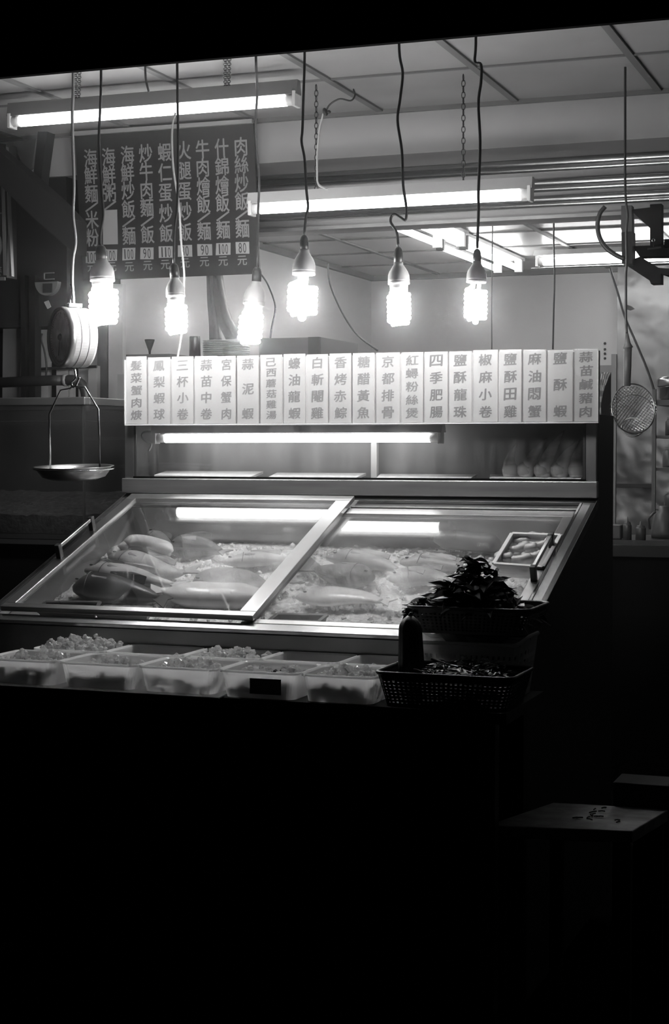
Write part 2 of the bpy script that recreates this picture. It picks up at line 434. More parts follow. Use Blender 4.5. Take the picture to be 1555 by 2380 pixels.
# sliding lids
LIDG = pane('lid_glass', fog=.085, fogvar=.8, scale=4.0, rough=.015, refl=1.25)
LIDC = pane('lid_glass_graded', fog=.085, fogvar=.8, scale=4.0, rough=.015, refl=1.25, gradx=(-.08, .3))
LF = mat('lid_frame_steel', .55, .3, metal=1, var=.1, scale=5, bump=.02, bscale=10)
def lid(x0, x1, v0, v1, n, wl, wr, wt, wb, nm):
    e = bpy.data.objects.new('sliding_lid', None); COL.objects.link(e); e.parent = case; e.location = L((x0 + x1) / 2, (v0 + v1) / 2, n) - ORG[case]; ORG[e] = L((x0 + x1) / 2, (v0 + v1) / 2, n)
    fm = MB()
    def st(a, b, c, d): fm.obox(L((a + b) / 2, (c + d) / 2, n), V3(((b - a) / 2, 0, 0)), LV * (d - c) / 2, LN * .008)
    st(x0, x1, v0, v0 + wt); st(x0, x1, v1 - wb, v1); st(x0, x0 + wl, v0 + wt, v1 - wb); st(x1 - wr, x1, v0 + wt, v1 - wb)
    fm.build('lid_frame', LF, e, bevel=.002)
    g = MB().obox(L((x0 + wl + x1 - wr) / 2, (v0 + wt + v1 - wb) / 2, n), V3(((x1 - wr - x0 - wl) / 2, 0, 0)), LV * (v1 - wb - v0 - wt) / 2, LN * .0015)
    g.build('lid_glass', LIDC if nm == 'l' else LIDG, e)
    return e
lidL = lid(-2.552, -1.762, .046, .925, .011, .036, .05, .042, .028, 'l')
lidR = lid(-1.80, -1.042, .10, .928, -.009, .03, .03, .045, .026, 'r')
def handle(x, va, vb, n, par, up):
    m = MB()
    m.bar(L(x, va, n + .036), L(x, vb, n + .036), .012, .012, side=LN)
    m.build('handle', CHROME, par, bevel=.002, label='chrome bar handle')
    m = MB()
    for v in (va, vb):
        m.obox(L(x, v, n + .02), V3((.008, 0, 0)), LV * .010, LN * .024)
    m.build('handle_bracket', mat('handle_cap', .08, .35, metal=.5), par, bevel=.002)
handle(-2.541, .355, .575, .018, lidL, 1)
handle(-1.057, .37, .60, -.002, lidR, 1)

# tube light in the upper case
def tubelight_x(label, x0, x1, y, z, r, tmat, hy, hh, hd, hm, hx0=None, hx1=None, group=None, name='ceiling_light', capl=.035, hoff=0):
    t = thing(name, label, 'tube light', ((x0 + x1) / 2, y, z), group)
    MB().tube([(x0, y, z), (x1, y, z)], r, 20).build('tube', tmat, t, smooth=True)
    hx0 = hx0 if hx0 is not None else x0 - capl - .01; hx1 = hx1 if hx1 is not None else x1 + capl + .01
    b = z + hoff
    MB().prism([(hx0, y - hd / 2, b), (hx0, y - hd * .3, b + hh), (hx0, y + hd * .3, b + hh), (hx0, y + hd / 2, b)], (hx1 - hx0, 0, 0)).build('housing', hm, t)
    for a, c in ((x0 - capl, x0), (x1, x1 + capl)):
        MB().tube([(a, y, z), (c, y, z)], r * .96, 16).build('end_cap', WHITEP, t, smooth=True)
        e = a if a < x0 - .001 else c
        MB().box(e - .006, e + .006, y - r * 1.25, y + r * 1.25, z - r * 1.25, b + .01).build('lamp_holder', WHITEP, t, bevel=.002)
    return t
a = aY(385, 1019, 5.08); b = aY(1000, 1018, 5.08)
ct = tubelight_x('glowing tube light inside the upper glass compartment of the case', a.x, b.x, 5.08, 1.531, .015, TUBEC, 0, .025, .05, WHITEP, hoff=.017, name='case_light')
m = MB(); cord(m, [aY(385 - 25, 1003, 5.07), aY(335, 1005, 5.06), aY(330, 1015, 5.06), aY(340, 1027, 5.06), aY(352, 1033, 5.06), aY(346, 1048, 5.06)], .0035)
m.build('wire', CORDW, ct, smooth=True)

# foam boards in the upper compartment
for i, (x0, x1, dz) in enumerate(((-2.545, -2.15, .006), (-2.13, -1.78, .002), (-1.76, -1.40, 0), (-1.385, -1.05, .001))):
    m = MB().prism([(x0 + .05, 5.005, 1.394 + dz), (x1, 5.005, 1.394), (x1 - .03, 5.2, 1.405 + dz), (x0, 5.2, 1.405 + dz)], (0, 0, .008))
    lab = ['white tray board at the left end under the case tube', 'white tray board second from left under the case tube', 'white tray board right of the middle under the case tube', 'white tray board carrying the bamboo shoots'][i]
    m.build('tray_board', mat('foam_board', .6, .5), label=lab, cat='board', group='boards on the upper case floor')
# bamboo shoots
SH = mat('bamboo_shoot_skin', .3, .55, var=.5, scale=9, aniso=(1, 1, 3), bump=.2, bscale=40)
SHB = mat('bamboo_shoot_base', .18, .5, var=.2, scale=12)
for i, (bx, by, tx, ty, w, lb) in enumerate(((1186, 1100, 1202, 1030, 34, 'smallest bamboo shoot, farthest left of the row'), (1222, 1100, 1272, 1017, 38, 'second bamboo shoot from left, tip leaning right'),
        (1262, 1101, 1312, 1000, 40, 'tallest bamboo shoot, in the middle of the row'), (1300, 1101, 1348, 1020, 40, 'fourth bamboo shoot from left, tip leaning right'), (1343, 1101, 1366, 1008, 42, 'widest bamboo shoot, beside the right case frame'))):
    p = aY(bx, by, 5.09); p.z = 1.408; q = aY(tx, ty, 5.09); rr = w / F * 5.2 / 2
    t = thing('bamboo_shoot', lb, 'bamboo shoot', p, 'bamboo shoots in the upper compartment')
    n = 14; pts = []; rs = []
    for k in range(n + 1):
        s_ = k / n; c = p.lerp(q, s_) + V3((-.012 * math.sin(PI * s_), 0, 0)); pts.append(c)
        rs.append(rr * (.82 + .25 * math.sin(min(s_ * 5, 1) * PI / 2)) * (1 - s_ ** 1.1) ** .8 * (1 + .06 * (k % 3 == 0)) + .001)
    MB().tube(pts, rs, 14).build('sheath', SH, t, smooth=True)
    MB().lathe([(0, .0), (rr * .8, 0), (rr * 1.06, .012), (rr * 1.08, .03), (rr * .6, .045), (0, .05)], p, seg=18).build('root_end', SHB, t, smooth=True)

# ------------------------------------------------------------------ ICE and SEAFOOD
IN = -.085
m = MB(); nx, ny = 150, 84
vs = []; fs = []
for j in range(ny + 1):
    for i in range(nx + 1):
        x = -2.558 + (1.52) * i / nx; v = .052 + .876 * j / ny
        h = noise.noise(V3((x * 9, v * 9, 0))) * .010 + noise.noise(V3((x * 38, v * 38, 3))) * .006 + noise.noise(V3((x * 90, v * 90, 7))) * .004
        edge = min(1, (v - .05) / .22)
        vs.append(L(x, v, IN - .02 + h - .05 * (1 - edge)))
for j in range(ny):
    for i in range(nx):
        a = j * (nx + 1) + i; fs.append((a, a + nx + 1, a + nx + 2, a + 1))
m.add(vs, fs)
for _ in range(1500):
    x = random.uniform(-2.55, -1.045); v = random.uniform(.10, .925) if random.random() < .75 else random.uniform(.8, .925)
    m.blob(L(x, v, IN - .018 - .05 * (1 - min(1, (v - .05) / .22)) + random.uniform(-.004, .008)), random.uniform(.006, .013), 1, .5, (1, .8, .7))
m.build('crushed_ice', mat('crushed_ice', .92, .25, var=.12, scale=30, bump=.5, bscale=120, spec=.6), kind='stuff', label='bed of crushed ice filling the sloping case', cat='ice', smooth=False)

FM = {'pale': mat('pale_fish_skin', .55, .3, var=.2, scale=14, bump=.1, bscale=150), 'silver': mat('silver_fish_skin', .42, .28, var=.5, scale=10, bump=.15, bscale=200),
      'white': mat('white_squid_skin', .75, .28, var=.08, scale=10), 'dark': mat('dark_fish_skin', .02, .3, var=.7, scale=12), 'deep': mat('deep_grey_fish_skin', .07, .3, var=.4, scale=10, bump=.1, bscale=150), 'grey': mat('grey_fish_skin', .2, .35, var=.4, scale=16, bump=.2, bscale=200)}
EYE = mat('fish_eye', .02, .1)
def fish(label, pts, w, hgt, kind, group='fish and squid on the ice', tail=1.0, name='fish', cat='fish', fin=True, up=0.0, eye=True, prof=None):
    P = [ol(x, y, IN + up) for x, y in pts]; C = smooth_path(P, 7); n = len(C)
    t = thing(name, label, cat, C[0] - LN * .02, group)
    vs = []; fs = []; seg = 16
    for i, c in enumerate(C):
        s_ = i / (n - 1); d = (C[min(i + 1, n - 1)] - C[max(i - 1, 0)]).normalized(); sd = LN.cross(d).normalized()
        if prof: k = prof(s_)
        else: k = (math.sin(PI * min(1, (s_ + .02) / .36) / 2) ** .7) if s_ < .36 else (1 - .80 * ((s_ - .36) / .64) ** 1.3)
        for q in range(seg):
            a = 2 * PI * q / seg
            vs.append(c + sd * math.cos(a) * w * k + LN * (math.sin(a) * hgt * (.25 + .75 * k)) * (k ** .3) + LN * hgt * .3)
    for i in range(n - 1):
        for q in range(seg): fs.append((i * seg + q, i * seg + (q + 1) % seg, (i + 1) * seg + (q + 1) % seg, (i + 1) * seg + q))
    fs.append(tuple(range(seg - 1, -1, -1))); fs.append(tuple((n - 1) * seg + q for q in range(seg)))
    MB().add(vs, fs).build('body', FM[kind], t, smooth=True)
    d = (C[-1] - C[-3]).normalized(); sd = LN.cross(d).normalized(); e = C[-1] + LN * hgt * .3
    if tail:
        k = w * tail
        MB().prism([e - d * .012 - sd * k * .25, e + d * k * 1.3 - sd * k * .95, e + d * k * .8, e + d * k * 1.3 + sd * k * .95, e - d * .012 + sd * k * .25], LN * .004).build('tail_fin', FM[kind], t)
    if fin:
        i0, i1 = int(n * .35), int(n * .7); pp = []
        for i in range(i0, i1):
            dd = (C[i + 1] - C[i - 1]).normalized(); s2 = LN.cross(dd).normalized(); pp.append((C[i], s2))
        base = [c + s2 * w * .8 + LN * hgt * .5 for c, s2 in pp]; tip = [c + s2 * w * (1.25 - .25 * abs(2 * k / len(pp) - 1)) + LN * hgt * .9 for k, (c, s2) in enumerate(pp)]
        MB().prism(base + tip[::-1], LN * .003).build('dorsal_fin', FM[kind], t)
    if fin:
        i = int(n * .24); dd = (C[i + 1] - C[i - 1]).normalized(); s2 = LN.cross(dd).normalized(); k = .9
        MB().tube([C[i] + s2 * math.cos(a_) * w * k * 1.0 + LN * (math.sin(a_) * hgt * 1.03 + hgt * .3) + dd * math.sin(a_) * .008 for a_ in [PI * (.12 + .76 * q / 9) for q in range(10)]], .0011, 5).build('gill', mat('gill_dark', .2, .5), t, smooth=True)
        i = int(n * .3); c_ = C[i] + LN * hgt * 1.24 - s2 * w * .15; d_ = (C[i + 2] - C[i]).normalized()
        MB().prism([c_ - s2 * .004, c_ + d_ * w * .8 - s2 * w * .42 - LN * hgt * .26, c_ + d_ * w * .95 - s2 * w * .05 - LN * hgt * .04, c_ + s2 * .006], LN * .002).build('pectoral_fin', mat('fin_grey', .3, .4), t)
    if eye:
        i = max(1, int(n * .1)); dd = (C[i + 1] - C[i - 1]).normalized(); s2 = LN.cross(dd).normalized()
        MB().ell(C[i] + LN * hgt * .95 + s2 * w * .1, V3((.006, 0, 0)), V3((0, .006, 0)), LN * .003, 2).build('eye', EYE, t, smooth=True)
    return t
sausage = lambda s: max(.12, min(1, s * 9, (1 - s) * 6)) ** .6
body_sq = lambda s: max(.05, min(1, .35 + s * 2.5)) * (1 if s < .6 else max(.06, 1 - ((s - .6) / .4) ** 1.6))
fish('pale slender squid at the back of the left pile', [(290, 1262), (330, 1262), (370, 1272), (400, 1284)], .026, .02, 'white', name='squid', cat='squid', tail=0, fin=False, eye=False, prof=sausage, up=.03)
fish('pale slender squid in the middle of the back left trio', [(275, 1276), (325, 1272), (370, 1282), (395, 1292)], .024, .02, 'white', name='squid', cat='squid', tail=0, fin=False, eye=False, prof=sausage, up=.015)
fish('pale squid nearest the silver fish with dark eye spot', [(250, 1292), (300, 1282), (345, 1286), (385, 1300)], .024, .02, 'white', name='squid', cat='squid', tail=0, fin=False, prof=sausage)
fish('silver grey fish lying behind the dark fish pile', [(255, 1300), (300, 1305), (350, 1322), (400, 1338), (432, 1335)], .045, .028, 'silver', tail=.9)
fish('long pale fish between the silver and the dark fish', [(200, 1332), (250, 1336), (310, 1345), (360, 1358), (405, 1365)], .04, .03, 'pale', tail=.8)
fish('black fish with white flash at the front left', [(172, 1378), (215, 1374), (270, 1380), (330, 1392), (368, 1400)], .058, .045, 'dark', tail=.9)
fish('rough scaled round fish in front of the reflected tube', [(400, 1288), (430, 1280), (475, 1280), (515, 1290)], .05, .04, 'grey', tail=.5)
fish('striped small fish with raised tail at the back', [(345, 1242), (365, 1252), (385, 1265), (398, 1275)], .026, .02, 'grey', tail=.9)
fish('broad flat grey fish in the middle of the left pane', [(450, 1362), (500, 1352), (560, 1352), (620, 1368)], .085, .02, 'grey', tail=.3, fin=False)
fish('large milky squid along the front of the left pane', [(630, 1392), (560, 1392), (480, 1390), (420, 1385), (375, 1382)], .062, .032, 'white', name='squid', cat='squid', tail=.7, prof=body_sq, fin=False)
fish('pale fish behind the divider in the back middle', [(520, 1312), (580, 1305), (640, 1305), (690, 1312)], .035, .022, 'pale', tail=.8)
fish('grey fish with upright fin right of the divider', [(870, 1350), (820, 1345), (770, 1338), (735, 1330)], .055, .035, 'grey', tail=1.2)
fish('pale long fish behind the finned fish', [(760, 1302), (830, 1305), (890, 1318), (925, 1330)], .035, .026, 'pale', tail=.8)
fish('silvery fish in the middle of the right pane', [(905, 1352), (960, 1345), (1010, 1348), (1060, 1360)], .05, .025, 'silver', tail=.7)
fish('pale fish below the reflected tube on the right', [(930, 1312), (990, 1312), (1050, 1320), (1100, 1328)], .032, .022, 'pale', tail=.8)
fish('dark round bodied fish beside the white shrimp tray', [(1165, 1272), (1120, 1268), (1060, 1262), (1010, 1260)], .030, .030, 'deep', tail=.4, fin=False, eye=False, prof=sausage)
fish('milky flat fish at the front of the right pane', [(690, 1392), (760, 1390), (830, 1392), (890, 1402)], .055, .02, 'white', tail=.5, fin=False)
fish('pale fish lying under the front greens basket', [(1180, 1350), (1120, 1352), (1070, 1362), (1020, 1370)], .04, .022, 'pale', tail=.6)

def tray_loc(label, q, depth, mm, rim=.006, name='tray', group=None, cat='tray', up=0.0, slots=False):
    """tray from four plane corners (tl, tr, br, bl)"""
    P = [ol(x, y, IN + up + depth) for x, y in q]; c = sum(P, V3()) / 4
    t = thing(name, label, cat, c - LN * depth, group)
    Q = [c + (p - c) * .86 - LN * depth for p in P]; O2 = [c + (p - c) * 1.05 for p in P]
    m = MB(); m.add(P + Q + [p - LN * .002 for p in Q], [(0, 1, 5, 4), (1, 2, 6, 5), (2, 3, 7, 6), (3, 0, 4, 7), (4, 5, 6, 7)])
    m.build('bowl', mm, t, solid=.003)
    m = MB()
    for i in range(4): m.bar(P[i], P[(i + 1) % 4], rim * 2, rim, side=LN)
    m.build('rim', mm, t, bevel=.001)
    return t, c
tray_loc('empty dark plastic tray in the front left corner of the case', [(105, 1400), (232, 1400), (222, 1421), (88, 1421)], .03, mat('dark_tray', .08, .4), up=.02)
t, c = tray_loc('perforated plastic basket sunk in the ice left front', [(240, 1410), (352, 1412), (342, 1428), (222, 1426)], .03, GREYP, name='ice_basket', cat='basket', up=.01)
t, c = tray_loc('perforated plastic basket sunk in the ice behind the divider foot', [(645, 1428), (760, 1430), (740, 1446), (625, 1443)], .03, GREYP, name='ice_basket', cat='basket', up=.01)
stray, sc_ = tray_loc('white plastic tray of shrimps at the back right of the case', [(1190, 1240), (1302, 1244), (1262, 1318), (1148, 1310)], .045, WHITEP, up=.045)
SHR = mat('peeled_shrimp', .5, .3, var=.3, scale=30)
for i, (a0, b0, lb) in enumerate(((1180, 1298, 'shrimp piece at the near left corner of the white tray'), (1212, 1302, 'large shrimp piece in the front middle of the tray'), (1240, 1296, 'shrimp piece at the front right of the white tray'),
        (1200, 1278, 'shrimp piece left of the tray centre'), (1232, 1276, 'plump shrimp piece at the tray centre'), (1256, 1268, 'shrimp piece by the right rim of the tray'), (1215, 1258, 'shrimp piece at the back left of the tray'), (1250, 1254, 'shrimp piece at the back of the white tray'))):
    p0 = ol(a0, b0, IN + .06); ang = random.uniform(-.6, .9); R_ = .028; pts = []; rs = []
    for k in range(12):
        aa = ang + k / 11 * 3.3; pts.append(p0 + V3((math.cos(aa) * R_, 0, 0)) + LV * math.sin(aa) * R_ * .8 + LN * .01); rs.append(.017 * (1 - (k / 11) ** 1.5 * .75) * (1 + .08 * (k % 2)))
    t = thing('shrimp', lb, 'shrimp', p0, 'shrimps in the white tray')
    MB().tube(pts, rs, 10).build('body', SHR, t, smooth=True)
    dd = (pts[-1] - pts[-2]).normalized(); sd = LN.cross(dd)
    MB().prism([pts[-1], pts[-1] + dd * .018 + sd * .01, pts[-1] + dd * .018 - sd * .01], LN * .002).build('tail_fan', SHR, t)

# ================================================================== DISH CARDS above the case
CB = [294, 343, 398, 452, 505, 550, 604, 658, 712, 765, 819, 873, 932, 986, 1043, 1099, 1160, 1215, 1272, 1334, 1390]
CT = [827, 829, 827, 826, 826, 825, 823, 821, 822, 820, 819, 818, 817, 816, 815, 812, 811, 811, 812, 809]
DISH = ['髮菜蟹肉焿', '鳳梨蝦球', '三杯小卷', '蒜苗中卷', '宮保蟹肉', '蒜泥蝦', '己西蘑菇雞湯', '蠔油龍蝦', '白斬閹雞', '香烤赤鯮', '糖醋黃魚', '京都排骨', '紅蟳粉絲煲', '四季肥腸', '鹽酥龍珠', '椒麻小卷', '鹽酥田雞', '麻油悶蟹', '鹽酥蝦', '蒜苗鹹豬肉']
EXTRA = ['leftmost card of the row', 'second card from left', 'third card from left', 'fourth card from left', 'fifth card from left', 'sixth card from left with widely spaced writing', 'seventh card, its six characters smallest', 'eighth card from left', 'ninth card from left', 'tenth card from left',
         'eleventh card from left', 'twelfth card from left, faded', 'thirteenth card with five small characters', 'seventh card from right', 'sixth card from right', 'fifth card from right', 'fourth card from right', 'third card from right', 'second card from right, three spaced characters', 'rightmost card of the row']
CARD = translucent('card_paper', .54, .35, .6)
CY = 4.955
for i in range(20):
    xa = CB[i] + (0 if i in (0, 4) else 1.5); xb = CB[i + 1] - (0 if i in (3, 19) else 2.5)
    a = aY(xa, CT[i] + 3, CY + .004 * (i % 2)); b = aY(xb, CT[i], CY + .004 * (i % 2)); yy = a.y
    z0 = 1.5785; z1 = (a.z + b.z) / 2
    t = thing('dish_card', 'white vertical dish card in brush writing, ' + EXTRA[i], 'sign card', ((a.x + b.x) / 2, yy, z0), 'dish name cards above the case')
    MB().box(a.x, b.x, yy - .0008, yy + .0008, z0, z1).build('card', CARD, t)
    m = MB(); n = len(DISH[i]); top = 1.788; bot = 1.592; w = (b.x - a.x)
    cell = (top - bot) / n if n != 3 else (top - bot) / 3
    gh = min(.036, cell * .80); gw = min(.040, w * .56)
    if n == 6: gw *= .85
    ink = mat('card_ink', .12, .7) if i < 13 else mat('card_ink_strong', .08, .7)
    for k, ch in enumerate(DISH[i]):
        zc = top - gh / 2 - (top - bot - gh) * k / (n - 1)
        put_glyph(m, ch, V3(((a.x + b.x) / 2 + random.uniform(-.001, .001), yy - .0012, zc)), V3((1, 0, .0)), V3((0, 0, 1)), gw, gh, .026, shear=.05)
    m.build('lettering', ink, t)
t = thing('acrylic_holder', 'clear acrylic sign holder strip in front of the dish cards', 'sign holder', (-1.8, 4.94, 1.577))
x0 = aY(289, 985, 4.945).x; x1 = aY(1390, 985, 4.945).x
MB().box(x0, x1, 4.942, 4.9455, 1.577, 1.793).build('front_sheet', pane('acrylic', fog=.07, fogvar=.3, rough=.1, refl=.8, scale=2), t)
MB().box(x0, x1, 4.9465, 4.966, 1.5735, 1.5765).build('bottom_rail', mat('acrylic_edge', .75, .3), t)
MB().box(x0, x0 + .003, 4.9465, 4.966, 1.577, 1.79).build('end_strip', mat('acrylic_edge', .75, .3), t)
MB().box(x1 - .003, x1, 4.9465, 4.966, 1.577, 1.79).build('end_strip', mat('acrylic_edge', .75, .3), t)
MB().box(x0, x1, 4.968, 4.970, 1.577, 1.792).build('reflection_blocker', WHITEP, t)  # added sheet: keeps the ceiling tube's reflection from showing between the cards

# ================================================================== HANGING ENERGY SAVING LAMPS
BY = 4.66
def pend(label, cpts, sock, base, bw, spiral, sw, neck, tilt=0.0, turns=6, BY=4.66):
    """cpts cord pixels; sock (y0,y1); base (x0,y0,x1,y1); spiral (x0,y0,x1,y1)"""
    P = lambda x, y: aY(x, y, BY)
    b0 = P(base[0], base[1]); b1 = P(base[2], base[3]); s0 = P(spiral[0], spiral[1]); s1 = P(spiral[2], spiral[3])
    mpp = (b0 - CAM).dot(FW) / F
    t = thing('hanging_lamp', label, 'hanging lamp', s1, 'lit spiral lamps hanging over the case')
    C = [aY(x, y, 4.66 + (BY - 4.66) * min(1, i * 1.6 / (len(cpts) - 1))) for i, (x, y) in enumerate(cpts)]
    top = C[0].copy(); top.z = 2.85
    path = [top] + C
    m = MB(); cord(m, path, .0042); m.build('cord', CORDM, t, smooth=True)
    k0 = P(sock[0], sock[1]); ax = (b1 - b0).normalized(); hl = (b0 - k0).length; axs = (b0 - k0).normalized()
    r = sock[2] * mpp / 2
    MB().lathe([(0, 0), (r * .5, .003), (r * .8, hl * .18), (r, hl * .4), (r * .95, hl * .45), (r * 1.02, hl * .5), (r, hl), (0, hl + .002)], k0, axs, 20).build('socket', RUBBER, t, smooth=True)
    R_ = bw * mpp / 2; H = (b1 - b0).length
    MB().lathe([(0, -.004), (R_ * .42, -.004), (R_ * .45, H * .06), (R_ * .62, H * .2), (R_ * .85, H * .38), (R_ * .97, H * .55), (R_, H * .8), (R_, H * .84), (R_ * .985, H * .85), (R_, H * .87), (R_, H), (R_ * .9, H * 1.02), (0, H * 1.02)], b0, ax, 28).build('ballast', LAMPW, t, smooth=True)
    # spiral glass
    H2 = (s1 - s0).length; a2 = (s1 - s0).normalized(); u = a2.orthogonal().normalized(); w = a2.cross(u)
    RR = sw * mpp / 2; rt = H2 / turns / 2 * .93; n = int(turns * 22); pts = []
    for i in range(n + 1):
        s_ = i / n; a = 2 * PI * turns * s_
        env = min(1, .72 + s_ * 3.0, .72 + (1 - s_) * 2.2) if neck is None else min(1, .86 + s_ * 5, .80 + (1 - s_) * 3)
        rr = (RR - rt) * env
        pts.append(s0 + a2 * (rt + (H2 - 2 * rt) * s_) + (u * math.cos(a) + w * math.sin(a)) * rr)
    lead = b1 + a2 * .001 + u * R_ * .5; lead2 = b1 + (s0 - b1) * .8 + u * R_ * .5
    if neck: lead = b1 + u * neck * mpp * .35; lead2 = s0 - a2 * .002 + u * neck * mpp * .35
    MB().tube([lead, lead2] + pts, rt, 8).build('spiral_tube', BULB, t, smooth=True)
    l3 = b1 - u * (R_ * .5 if not neck else neck * mpp * .35); l4 = s0 + a2 * rt - u * (R_ * .5 if not neck else neck * mpp * .35)
    MB().tube([l3, l4, l4 + a2 * H2 * .75], rt * (.95 if not neck else .8), 8).build('return_tube', BULB, t, smooth=True)
    if neck: MB().ell(s1, u * rt * 1.3, w * rt * 1.3, a2 * rt * 1.2, 2).build('tube_tip', BULB, t, smooth=True)
    else:
        MB().lathe([(0, 0), (R_ * .86, 0), (R_ * .80, (s0 - b1).length + .01), (0, (s0 - b1).length + .01)], b1, a2, 20).build('collar', mat('lamp_collar', .75, .4), t, smooth=True)
    return t
pend('largest white lamp beside the round scale, leftmost of six', [(235, 180), (233, 250), (230, 330), (236, 440), (240, 500), (234, 540), (233, 570)], (233, 568, 26), (237, 603, 238, 654), 58, (240, 664, 242, 760), 70, None)
pend('narrow lamp with slotted base in front of the menu board', [(412, 160), (413, 250), (414, 330), (412, 470), (405, 540), (404, 612)], (404, 611, 22), (406, 646, 408, 690), 45, (409, 702, 411, 780), 53, None)
pend('slightly tilted lamp by the lower right corner of the menu board', [(595, 142), (598, 215), (594, 300), (602, 420), (600, 500), (598, 620)], (598, 619, 22), (596, 655, 590, 709), 51, (586, 722, 579, 803), 58, None, BY=5.18)
pend('lamp with long neck and wide ribbed spiral, fourth from left', [(708, 135), (705, 230), (703, 300), (701, 330), (708, 370), (712, 440), (716, 480), (711, 505), (707, 545)], (707, 545, 20), (707, 583, 706, 639), 54, (704, 656, 702, 738), 73, 18, turns=5)
pend('second lamp from the right, hanging from a looped cord', [(928, 115), (936, 170), (930, 230), (924, 280), (934, 350), (937, 430), (944, 478), (943, 510), (930, 505), (915, 497), (908, 515), (922, 540), (926, 573)], (926, 573, 21), (926, 613, 927, 661), 51, (927, 674, 928, 760), 57, None, turns=7)
pend('rightmost lamp with dome base and slim ribbed spiral', [(1106, 100), (1104, 143), (1118, 150), (1118, 190), (1112, 240), (1116, 330), (1113, 420), (1112, 450), (1112, 500), (1109, 577)], (1109, 577, 19), (1109, 611, 1107, 657), 47, (1106, 668, 1105, 748), 55, 22, turns=7)

# ================================================================== CEILING TUBE LIGHTS
def chain(p, q, par, mm=None, lk=.024, r=.0016):
    p = V3(p); q = V3(q); d = (q - p); n = max(2, int(d.length / (lk * .78))); d.normalize(); u = V3((1, 0, 0)); w = V3((0, 1, 0)); m = MB()
    for i in range(n):
        c = p + (q - p) * ((i + .5) / n); a = u if i % 2 else w
        m.tube([c + d * math.cos(k / 8 * 2 * PI) * lk * .5 + a * math.sin(k / 8 * 2 * PI) * lk * .27 for k in range(8)], r, 5, closed=True)
    m.build('chain', mm or mat('chain_steel', .03, .45, metal=.6), par, smooth=True)
def meanz(a, b): return (a.z + b.z) / 2
Y1 = 5.24; a = aY(48, 282, Y1); b = aY(666, 232, Y1); z1 = meanz(a, b)
f1 = tubelight_x('upper left ceiling tube light hanging in front of the menu board top', a.x, b.x, Y1, z1, .0205, TUBE, 0, .048, .045, mat('fixture_grey', .18, .4), hoff=.016)
for px_, py_ in ((176, 186), (524, 150)):
    q = aY(px_, 225, Y1); w0 = aZ(px_, py_, 2.775); w1 = aZ(px_ + 9, py_, 2.775); w0 = aY(px_, py_ - 14, 5.0); w1 = aY(px_ + 9, py_ - 14, 5.0); chain((w0.x, 5.0, 2.775), (q.x, Y1, z1 + .06), f1); chain((w1.x, 5.0, 2.775), (q.x + .012, Y1, z1 + .06), f1)
Y2 = 5.62; a = aY(606, 485, Y2); b = aY(1210, 450, Y2); z2 = meanz(a, b)
f2 = tubelight_x('middle ceiling tube light hung on chains before the steel shutter rails', a.x, b.x, Y2, z2, .0215, TUBE, 0, .040, .05, mat('fixture_white', .35, .35), hoff=.016)
for px_ in (735, 1077):
    q = aZ(px_, 198 if px_ < 900 else 174, 2.77); q2 = aY(px_, 430, Y2); chain(q, (q2.x, Y2, z2 + .05), f2)
# kitchen tube lights running away from the viewer
def tubelight_y(label, x, y0, y1, z, group):
    t = thing('ceiling_light', label, 'tube light', (x, (y0 + y1) / 2, z), group)
    MB().box(x - .02, x + .14, y0 - .05, y1 + .05, z + .045, 2.562).build('housing', WHITEP, t)
    for xx in (x, x + .12):
        MB().tube([(xx, y0, z), (xx, y1, z)], .016, 14).build('tube', TUBEK, t, smooth=True)
        for yy in (y0, y1): MB().box(xx - .02, xx + .02, yy - .03, yy, z - .02, z + .05).build('lamp_holder', DARK2 if yy == y0 else WHITEP, t)
tubelight_y('twin tube light on the kitchen ceiling, nearer of two', -2.36, 6.85, 7.86, 2.50, 'twin tube lights on the kitchen ceiling')
tubelight_y('twin tube light on the kitchen ceiling, farther of two', -2.38, 7.98, 9.10, 2.50, 'twin tube lights on the kitchen ceiling')
t4 = tubelight_x('far kitchen tube light partly hidden by the black bracket', -2.05, -.85, 8.8, 2.50, .022, TUBEK, 0, .03, .12, WHITEP, hoff=.028)
MB().tube([(-2.1, 8.72, 2.455), (-.8, 8.72, 2.455)], .006, 8).build('trim_strip', CHROME, t4)

# ================================================================== LOOSE CORDS
def loose(name, label, cat, pts, r, m_, Y, top=None, group=None):
    P = [aY(p[0], p[1], p[2] if len(p) > 2 else Y) for p in pts]
    if top: q = P[0].copy(); q.z = top; P = [q] + P
    m = MB(); cord(m, P, r); return m.build(name, m_, label=label, cat=cat, group=group, smooth=True)
loose('power_cord', 'thin white cord dangling in front of the menu board down to the cards', 'cord', [(408, 262), (401, 290), (400, 340), (404, 400), (416, 480), (421, 560), (427, 620), (428, 660), (424, 740), (420, 790), (412, 835)], .0035, CORDW, 5.02)
t = thing('ceiling_wire', 'white flex with dark tape knot curving from the ceiling beside the chain', 'cord', aZ(822, 210, 2.77))
m = MB(); cord(m, [aY(822, 208, 5.5), aY(825, 222, 5.46), aY(815, 234, 5.45), aY(790, 230, 5.45), aY(768, 242, 5.45), aY(757, 258, 5.45)], .003); m.build('dark_wire', CORDM, t, smooth=True)
m = MB(); cord(m, [aY(752, 262, 5.45), aY(743, 300, 5.45), aY(738, 350, 5.45), aY(737, 400, 5.45), aY(740, 428, 5.45), (aY(760, 440, 5.45))], .0036); m.build('white_wire', CORDW, t, smooth=True)
m = MB().ell(aY(756, 260, 5.45), (.008, 0, .004), (0, .008, 0), (-.006, 0, .014), 2).ell(aY(764, 260, 5.45), (.008, 0, 0), (0, .005, 0), (0, 0, .006), 2); m.build('tape_knot', RUBBER, t, smooth=True)
